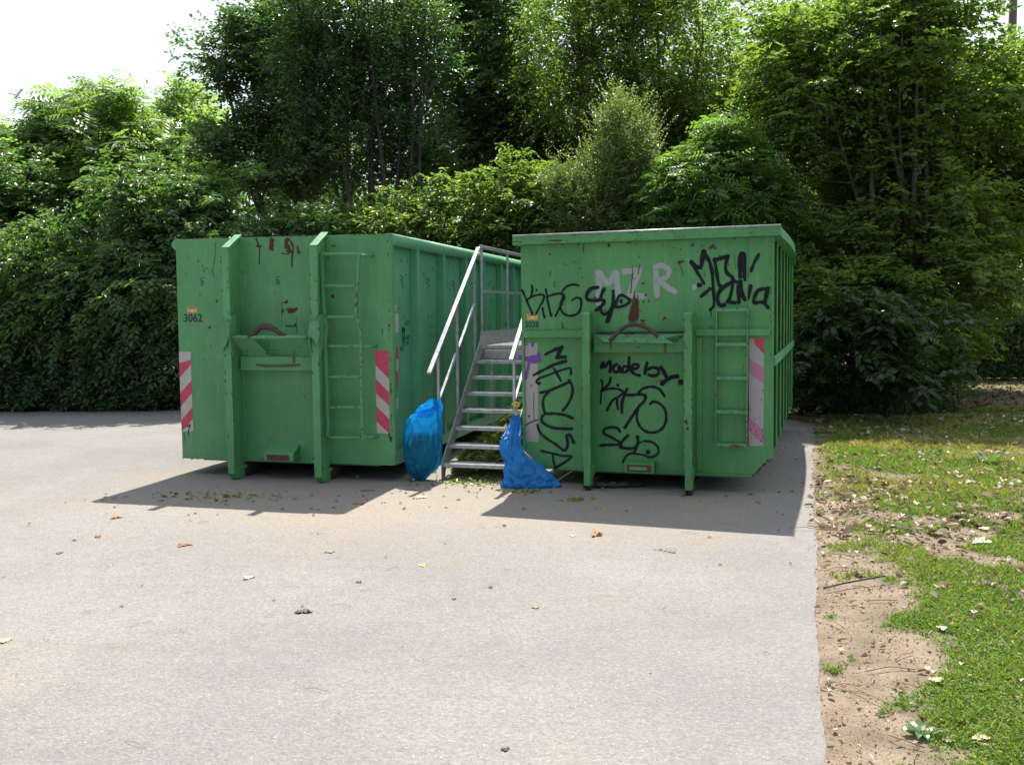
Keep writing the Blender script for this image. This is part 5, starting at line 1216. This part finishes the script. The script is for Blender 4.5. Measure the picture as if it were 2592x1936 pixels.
mb = MB(); mb.tube([P0(1500, 370, 9.72), P0(1510, 300, 9.76)], .0025, 5); add(mb, 'string', M_STRING, BR_)
mb = MB(); mb.tube([P0(566, 165, 9.99), P0(570, 120, 9.97), P0(560, 90, 9.97)], .006, 6); add(mb, 'string', M_STRING, BL_)

# ================================================================== LOOSE MATTER ON THE GROUND
ML_DRY = leaf_mat('dry_leaves', (.10, .055, .03), (.30, .21, .12), 0, .15, (1, 1, 1), .2, .7)
ML_PALE = leaf_mat('pale_dry_leaves', (.22, .15, .09), (.55, .47, .36), 0, .15, (1, 1, 1), .2, .7)
ML_CUT = leaf_mat('cut_leaves', (.08, .115, .03), (.22, .25, .07), .10, .30)
def scatter(name, P, Ls, mat, seed, lift=.01, up=1.0, tilt=.5, aspect=.5):
    R = np.random.default_rng(seed); n = len(P); Ls = Ls*np.clip(P[:, 1]/9.0, .38, 1.0); lift = lift*.6; tilt = tilt*.6; D = R.normal(size=(n, 3)); D[:, 2] *= .18*tilt*2; D = unit(D)
    Nn = R.normal(size=(n, 3))*tilt + np.array([0, 0, up]); P = P.copy(); P[:, 2] += lift + R.random(n)*lift
    V, F, k = leaf_geo(P, D, Nn, Ls*(.5 + .9*R.random(n)), Ls*aspect*(.5 + .9*R.random(n)), .32, True)
    o = np_mesh(name, V, F, [mat]); a = o.data.attributes.new('rnd', 'FLOAT', 'POINT'); a.data.foreach_set('value', np.repeat(R.random(n)*.95, k).astype(np.float32)); return o
R = np.random.default_rng(4)
def gpts(n, cx, cy, sx, sy, z=0.002): return np.stack([R.normal(cx, sx, n), R.normal(cy, sy, n), np.full(n, z)], -1)
P = np.concatenate([gpts(60, -2.9, 9.05, .6, .18), gpts(30, -2.7, 8.5, .8, .4), gpts(26, -1.0, 9.0, .5, .4), gpts(24, .8, 8.8, 1.1, .5), gpts(22, -1, 6.5, 2.2, 1.3), gpts(60, 2.9, 10.5, .5, 2.5), gpts(12, -2, 5, 1.6, 1.4), gpts(16, 2.3, 7, .35, 2), gpts(120, -4, 16.6, 3, .3), gpts(70, 3.5, 14.2, .4, .4)])
P = P[P[:, 0] < edge_x_np(P[:, 1])]
tag(scatter('leaf_litter', P, .042, ML_DRY, 1, .006), 'small dry brown leaves and crumbs scattered over the asphalt', 'leaf litter', kind='stuff')
P = np.concatenate([gpts(90, -.35, 9.75, .28, .10), gpts(110, -.40, 9.95, .3, .12), gpts(30, -.3, 9.5, .3, .12), gpts(24, .15, 9.2, .12, .05), gpts(18, .55, 8.75, .08, .04), gpts(40, -2.8, 9.0, .35, .1)])
tag(scatter('cut_leaves', P, .055, ML_CUT, 2, .010, .6, .9), 'green and yellow cut leaves strewn at the foot of the stairs', 'leaf litter', kind='stuff')
# heap of cuttings under the stairs
def heap():
    RR = np.random.default_rng(9); n = 5200; u = RR.random(n); v = RR.random(n)
    s = .25 + 1.25*v; tt = .04 + .62*u; hgt = (.15 + .62*np.clip(tt/.66, 0, 1)**1.2)*np.sin(np.clip((s-.2)/1.35, 0, 1)*math.pi)**.6
    z = hgt*(1 - .35*RR.random(n)**2) + .01*RR.normal(size=n)
    z = np.minimum(z, Z0 + RISE*np.floor(s/GO) - .06); z = np.maximum(z, .005)
    M3 = np.array(SM)[:3]; Pl = np.stack([tt, s, z, np.ones(n)], -1); Pw = Pl @ M3.T
    o = scatter('garden_cuttings', Pw, .085, ML_CUT, 6, .005, .5, 1.2, .42)
    tag(o, 'heap of green garden cuttings piled under the steel stairs', 'garden waste', kind='stuff')
heap()
# straws and twigs on the asphalt: stuff
mb = MB(); rn_ = random.Random(8)
for _ in range(46):
    x = rn_.uniform(-3.4, 2.2); y = rn_.uniform(3.6, 9.2); a = rn_.uniform(0, 6.28); L_ = rn_.uniform(.03, .16)
    if x > edge_x(y) - .05: continue
    mb.tube([(x, y, .006), (x+L_*math.cos(a)*.5, y+L_*math.sin(a)*.5, .008+rn_.uniform(0, .01)), (x+L_*math.cos(a+rn_.uniform(-.3, .3)), y+L_*math.sin(a), .005)], .0011, 4)
for _ in range(120):
    y = rn_.uniform(3.6, 13); x = edge_x(y) + rn_.uniform(.02, .9); a = rn_.uniform(0, 6.28); L_ = rn_.uniform(.05, .25)
    mb.tube([(x, y, .02), (x+L_*math.cos(a)*.5, y+L_*math.sin(a)*.5, .03), (x+L_*math.cos(a+.2), y+L_*math.sin(a+.2), .02)], rn_.uniform(.0015, .004), 5)
tag(mb.build('twigs_and_straw', flat('straw', (.26, .18, .11), .9, .5, 8)), 'thin straws and twigs strewn over asphalt and verge', 'twigs', kind='stuff')

def vgz(x, y): return float(verge_z(np.array([x]), np.array([y]))[0])
def verge_pts(n, seed, y0=3.1, y1=15.3, near=2.2):
    R = np.random.default_rng(seed); y = y0 * (y1/y0)**R.random(n); e = R.random(n)**.9*(.6 + y*.40)
    x = edge_x_np(y) + e - .02; return x, y, e, R
def crumbs():
    x, y, e, R = verge_pts(26000, 71, 3.0, 12); k = (turf_mask(x, y) < .6) | (R.random(len(x)) < .15); x, y = x[k], y[k]; n = len(x)
    sz = (R.uniform(.002, .006, n) + (R.random(n) < .04)*.006)*np.clip(y/5, .8, 1.6); c = np.stack([x, y, verge_z(x, y) + sz*.3], -1)
    T = np.array([[1, 0, -.2], [-.5, .87, -.2], [-.5, -.87, -.2], [0, 0, .8]]); a = R.random(n)*6.28; ca, sa = np.cos(a), np.sin(a)
    V = np.stack([np.stack([c[:, 0] + sz*(t[0]*ca - t[1]*sa), c[:, 1] + sz*(t[0]*sa + t[1]*ca)*.8, c[:, 2] + sz*t[2]], -1) for t in T], 1).reshape(-1, 3)
    i = np.arange(n)[:, None]*4; F = np.concatenate([i + np.array([[0, 1, 3]]), i + np.array([[1, 2, 3]]), i + np.array([[2, 0, 3]])], 0)
    o = np_mesh('soil_crumbs', V, F, [flat('crumbly_earth', (.24, .19, .15), .95, .6, 40)]); tag(o, 'small crumbs of earth and grit on the bare soil strip', 'soil', kind='stuff')
crumbs()
# litter on verge
x, y, e, R2 = verge_pts(15000, 21)
dens = np.interp(y, [3, 5.5, 6.8, 7.5, 9.5, 10.5, 12, 13, 15], [.08, .12, .16, .55, .55, .30, .28, .45, .6])*(.35 + .9*np.clip(snoise(x, y, 1.6, 12) + .35, 0, 1))
k = R2.random(len(x)) < dens; P = np.stack([x, y, verge_z(x, y) + .012], -1)[k]
half = R2.random(len(P)) < .45
tag(scatter('dry_leaf_litter', P[half], .092, ML_PALE, 22, .012, .7, .9, .55), 'pale curled dry leaves lying on the turf right of the asphalt', 'leaf litter', kind='stuff')
tag(scatter('brown_leaf_litter', P[~half], .082, ML_DRY, 23, .010, .7, .9, .5), 'brown dead leaves lying on the turf right of the asphalt', 'leaf litter', kind='stuff')
R3_ = np.random.default_rng(31); P = np.stack([R3_.uniform(4.5, 14, 3500), R3_.uniform(15.4, 26, 3500), np.full(3500, -.045)], -1)
tag(scatter('shaded_leaf_litter', P, .10, ML_DRY, 24, .012, .7, .8, .55), 'brown leaf litter on the shaded lawn under the right-hand trees', 'leaf litter', kind='stuff')
# grass
def grass():
    n = 330000; x, y, e, R = verge_pts(n, 51, 3.0, 17.5)
    m = turf_mask(x, y)
    k = R.random(n) < m**1.5; x, y, m, e = x[k], y[k], m[k], e[k]; n = len(x)
    z = np.where(y < 15.45, verge_z(x, y), -.05)
    P = np.stack([x, y, z], -1)
    sc = np.clip(.55 + y*.07, .7, 1.6); hgt = R.uniform(.014, .036, n)*(.75 + .5*m)*np.where(R.random(n) < .06, R.uniform(1.5, 2.8, n), 1)*sc**.5*(.75 + .5*np.clip(snoise(x, y, 5, 3) + .5, 0, 1))
    lean = R.normal(size=(n, 3))*.75; lean[:, 2] = 1; D = unit(lean); S = unit(np.cross(D, R.normal(size=(n, 3)))); w = (R.uniform(.0022, .0048, n)*sc)[:, None]
    H = hgt[:, None]; bend = R.normal(size=(n, 3))*.30; bend[:, 2] = 0
    V = np.stack([P - S*w, P + S*w, P + D*H*.6 + S*w*.8 + bend*H*.3, P + D*H + bend*H - np.array([0, 0, .1])*H, P + D*H*.6 - S*w*.8 + bend*H*.3], 1).reshape(-1, 3)
    i = np.arange(n)[:, None]*5; F = i + np.array([[0, 1, 2, 3, 4]])
    m_ = leaf_mat('grass_blades', (.075, .140, .028), (.155, .235, .055), 0, .42, (1.4, 1.5, .5), .3, .55)
    dry = leaf_mat('dry_grass_blades', (.20, .20, .055), (.40, .36, .13), 0, .4, (1.2, 1.2, .6), .3, .6)
    o = np_mesh('grass', V, F, [m_, dry])
    a = o.data.attributes.new('rnd', 'FLOAT', 'POINT'); a.data.foreach_set('value', np.repeat(np.clip(R.normal(.5, .22, n), 0, 1), 5).astype(np.float32))
    pd = np.interp(y, [3, 6, 8, 10, 13, 17], [.10, .18, .42, .72, .70, .5])*np.clip(.7 + snoise(x, y, 1.1, 3), .15, 1.5)
    o.data.polygons.foreach_set('material_index', (R.random(n) < pd).astype(np.int32))
    tag(o, 'short patchy grass growing on the verge right of the asphalt', 'grass', kind='stuff')
    # clover like leaves for density
    n = 60000; x, y, e, R = verge_pts(n, 52, 3.0, 12); m = turf_mask(x, y); k = R.random(n) < m**1.5; x, y = x[k], y[k]; n = len(x)
    P = np.stack([x, y, verge_z(x, y) + R.uniform(.004, .03, n)], -1); D = unit(R.normal(size=(n, 3))*np.array([1, 1, .35])); Nn = R.normal(size=(n, 3))*.35 + np.array([0, 0, 1.])
    V, F, kk = leaf_geo(P, D, Nn, R.uniform(.010, .022, n), R.uniform(.007, .013, n), .15, False)
    o = np_mesh('clover', V, F, [m_]); a = o.data.attributes.new('rnd', 'FLOAT', 'POINT'); a.data.foreach_set('value', np.repeat(R.random(n), kk).astype(np.float32))
    tag(o, 'small round clover leaves growing between the grass blades', 'clover', kind='stuff')
grass()
# broad-leaved plant on the verge
def rosette(label, px, py, n, L, W, seed, cat='plant', upd=.9):
    g = ground(px, py); r = empty('broad_leaved_weed', loc=(g.x, g.y, vgz(g.x, g.y))); tag(r, label, cat); rd = random.Random(seed)
    for i in range(n):
        a = 2*math.pi*i/n + rd.uniform(-.3, .3); l = L*rd.uniform(.7, 1.1); el = rd.uniform(.35, upd)
        mb = MB(); prev = None; N_ = 7
        for j in range(N_+1):
            t = j/N_; w = W*math.sin(math.pi*min(1, t*.93+.07))**.8*(1 if j < N_ else .1); rr = l*t*math.cos(el); zz = l*math.sin(el)*t - l*.35*t*t*t
            c = Vector((rr*math.cos(a), rr*math.sin(a), zz+.004)); s_ = Vector((-math.sin(a), math.cos(a), 0))*w*.5
            cur = (c - s_ + Vector((0, 0, w*.12)), c, c + s_ + Vector((0, 0, w*.12)))
            if prev: mb.poly([prev[0], prev[1], cur[1], cur[0]]); mb.poly([prev[1], prev[2], cur[2], cur[1]])
            prev = cur
        o = mb.build('leaf', M_WEED, r)
M_WEED = leaf_mat('weed_leaves', (.05, .12, .03), (.08, .18, .04), 0, .4)
rosette('tall broad-leaved weed standing in the sunny turf near the right edge', 2510, 1180, 7, .34, .07, 1)
rosette('small broad-leaved weed left of the tall one in the sunny turf', 2360, 1160, 6, .16, .035, 2)
rosette('flat grey-green weed in the turf near the bottom right corner', 2330, 1862, 9, .10, .035, 3, upd=.5)
# crumpled single items
def crumple(name, label, cat, px, py, size, mat, seed, flatn=.35, group=None, stretch=1.4):
    size *= .72; g = ground(px, py); rd = random.Random(seed); bm = bmesh.new(); bmesh.ops.create_grid(bm, x_segments=12, y_segments=12, size=1.0)
    for v in bm.verts:
        th = math.atan2(v.co.y, v.co.x); r = max(abs(v.co.x), abs(v.co.y)); k = r*(1 + .3*math.sin(3*th+seed) + .15*math.sin(7*th))
        x, y = math.cos(th)*k*stretch, math.sin(th)*k; z = abs(mnoise.noise(Vector((x*1.3, y*1.7, seed*3.3))))*1.5 + .4*mnoise.noise(Vector((x*4, y*4, seed)))
        v.co = (x*size/2, y*size/2, max(.003, z*size*flatn*.6 + .003))
    rot = Matrix.Rotation(rd.uniform(0, 3.1), 4, 'Z'); bmesh.ops.transform(bm, matrix=rot, verts=bm.verts)
    me = bpy.data.meshes.new(name); bm.to_mesh(me); bm.free(); me.materials.append(mat); me.polygons.foreach_set('use_smooth', [True]*len(me.polygons))
    o = bpy.data.objects.new(name, me); COL.objects.link(o); md = o.modifiers.new('thick', 'SOLIDIFY'); md.thickness = .002
    z0 = vgz(g.x, g.y)+.015 if g.x > edge_x(g.y) else 0.0
    o.location = (g.x, g.y, z0); tag(o, label, cat, group); return o
M_BLK = flat('black_plastic_scrap', (.02, .018, .022), .65); M_YL = flat('yellow_leaf', (.62, .52, .04), .6); M_PL = flat('pale_leaf', (.58, .52, .42), .8, .2); M_BRL = flat('brown_leaf', (.20, .10, .05), .8, .4); M_ORL = flat('orange_brown_leaf', (.42, .18, .06), .8, .4); M_GRL = flat('dull_green_leaf', (.14, .20, .08), .7, .4); M_TAN = flat('tan_leaf', (.55, .44, .24), .8, .2)
V = V2S
for (nm, lb, ct, x, y, s_, mt, fl) in (
    ('plastic_scrap', 'crumpled black plastic scrap on the open asphalt', 'litter', 657, 1322, .085, M_BLK, .4),
    ('fallen_leaf', 'bright yellow leaf alone on the asphalt', 'leaf', 913, 1222, .05, M_YL, .35),
    ('fallen_leaf', 'pale yellow crumpled leaf at the left edge of the asphalt', 'leaf', 11, 1385, .065, M_TAN, .4),
    ('fallen_leaf', 'pale curled leaf on the asphalt above the black scrap', 'leaf', 536, 1249, .07, M_PL, .45),
    ('fallen_leaf', 'orange-brown withered leaf left of the skip shadow', 'leaf', 252, 1118, .10, M_ORL, .5),
    ('fallen_leaf', 'orange dried sprig just in front of the right skip shadow', 'leaf', 1288, 1156, .11, M_ORL, .6),
    ('fallen_leaf', 'white flat leaf beside the orange dried sprig', 'leaf', 1237, 1158, .05, M_PL, .3),
    ('fallen_leaf', 'red-brown leaf below the left skip shadow', 'leaf', 398, 1178, .10, M_BRL, .3),
    ('fallen_leaf', 'green leaf scrap right of centre of the left asphalt', 'leaf', 713, 1193, .06, M_GRL, .3),
    ('fallen_leaf', 'large orange leaf in the right part of the left skip shadow', 'leaf', 777, 1087, .10, M_ORL, .3),
    ('fallen_leaf', 'dark green leaves in the left skip shadow near its right end', 'leaf', 793, 1059, .13, M_GRL, .25),
    ('fallen_leaf', 'white branching leaf on the sunlit asphalt between the shadows', 'leaf', 909, 1075, .10, M_PL, .35),
    ('fallen_leaf', 'small brown leaf at the far left below the shadow tip', 'leaf', 212, 1160, .06, M_BRL, .5),
    ('fallen_leaf', 'grey curled leaf at the left of the open asphalt', 'leaf', 128, 1195, .05, M_BRL, .4),
    ('fallen_leaf', 'small dark curled leaf right of the black scrap', 'leaf', 776, 1258, .035, M_BRL, .6),
    ('fallen_leaf', 'small grey leaf near the middle of the right asphalt', 'leaf', 1158, 1312, .05, M_GRL, .3),
    ('fallen_leaf', 'tiny red-brown seed on the asphalt in the middle', 'leaf', 981, 1294, .03, M_BRL, .6),
    ('wood_chip', 'dark wood chip near the bottom edge of the asphalt', 'wood chip', 1092, 1619, .035, M_BLK, .4),
    ('fallen_leaf', 'large whitish crumpled leaf on the turf by the leafy band', 'leaf', 2120, 1182, .15, M_PL, .4),
    ('fallen_leaf', 'whitish leaf above the large crumpled one on the turf', 'leaf', 2128, 1150, .08, M_PL, .3),
    ('fallen_leaf', 'pale leaf low in the turf left of the flat weed', 'leaf', 2035, 1370, .06, M_PL, .4),
    ('fallen_leaf', 'white curled leaf in the middle of the green turf', 'leaf', 2103, 1337, .05, M_PL, .4),
    ('fallen_leaf', 'big tan leaf on bare soil in the bottom right corner', 'leaf', 2118, 1612, .07, M_TAN, .35),
    ('fallen_leaf', 'brown curled leaf on the bare soil beside the twig', 'leaf', 1855, 1246, .07, M_BRL, .5),
    ('fallen_leaf', 'dark brown crumb on the bare soil near the asphalt edge', 'leaf', 1823, 1490, .03, M_BRL, .6),
    ('fallen_leaf', 'white scrap on the bare soil close to the asphalt edge', 'leaf', 1818, 1409, .03, M_PL, .3),
    ('fallen_leaf', 'pale brown curled leaf at the turf margin near the bottom', 'leaf', 2022, 1487, .06, M_TAN, .5)):
    crumple(nm, lb, ct, x*V, y*V, s_, mt, x*.37, fl)
# fallen twig on the verge
a = ground(2085, 1500); b = ground(2240, 1480); mb = MB(); z = .03
mb.tube(catmull([(a.x, a.y, z), (a.x*.6+b.x*.4, a.y*.6+b.y*.4+.02, z+.01), (b.x, b.y, z+.03)], 5), .006, 7)
tag(mb.build('fallen_twig', M_BARK), 'dark twig lying across the bare soil from the asphalt edge', 'twig')
# green sprig
a = ground(1440*V, 1190*V); mb = MB(); mb.tube(catmull([(a.x-.06, a.y+.05, .006), (a.x, a.y, .012), (a.x+.05, a.y-.06, .006)], 5), .002, 5)
for i in range(9):
    t = i/8; c = Vector((a.x-.06+.11*t, a.y+.05-.11*t, .012)); q = .025; s_ = 1 if i % 2 else -1
    mb.poly([c, c+Vector((q*.6*s_, q*.5, .006)), c+Vector((q*1.4*s_, q*.3*s_, .002)), c+Vector((q*.5*s_, -q*.4, .004))])
tag(mb.build('fallen_sprig', M_WEED), 'thin green sprig lying on the asphalt right of centre', 'sprig')
# dark sack under right skip
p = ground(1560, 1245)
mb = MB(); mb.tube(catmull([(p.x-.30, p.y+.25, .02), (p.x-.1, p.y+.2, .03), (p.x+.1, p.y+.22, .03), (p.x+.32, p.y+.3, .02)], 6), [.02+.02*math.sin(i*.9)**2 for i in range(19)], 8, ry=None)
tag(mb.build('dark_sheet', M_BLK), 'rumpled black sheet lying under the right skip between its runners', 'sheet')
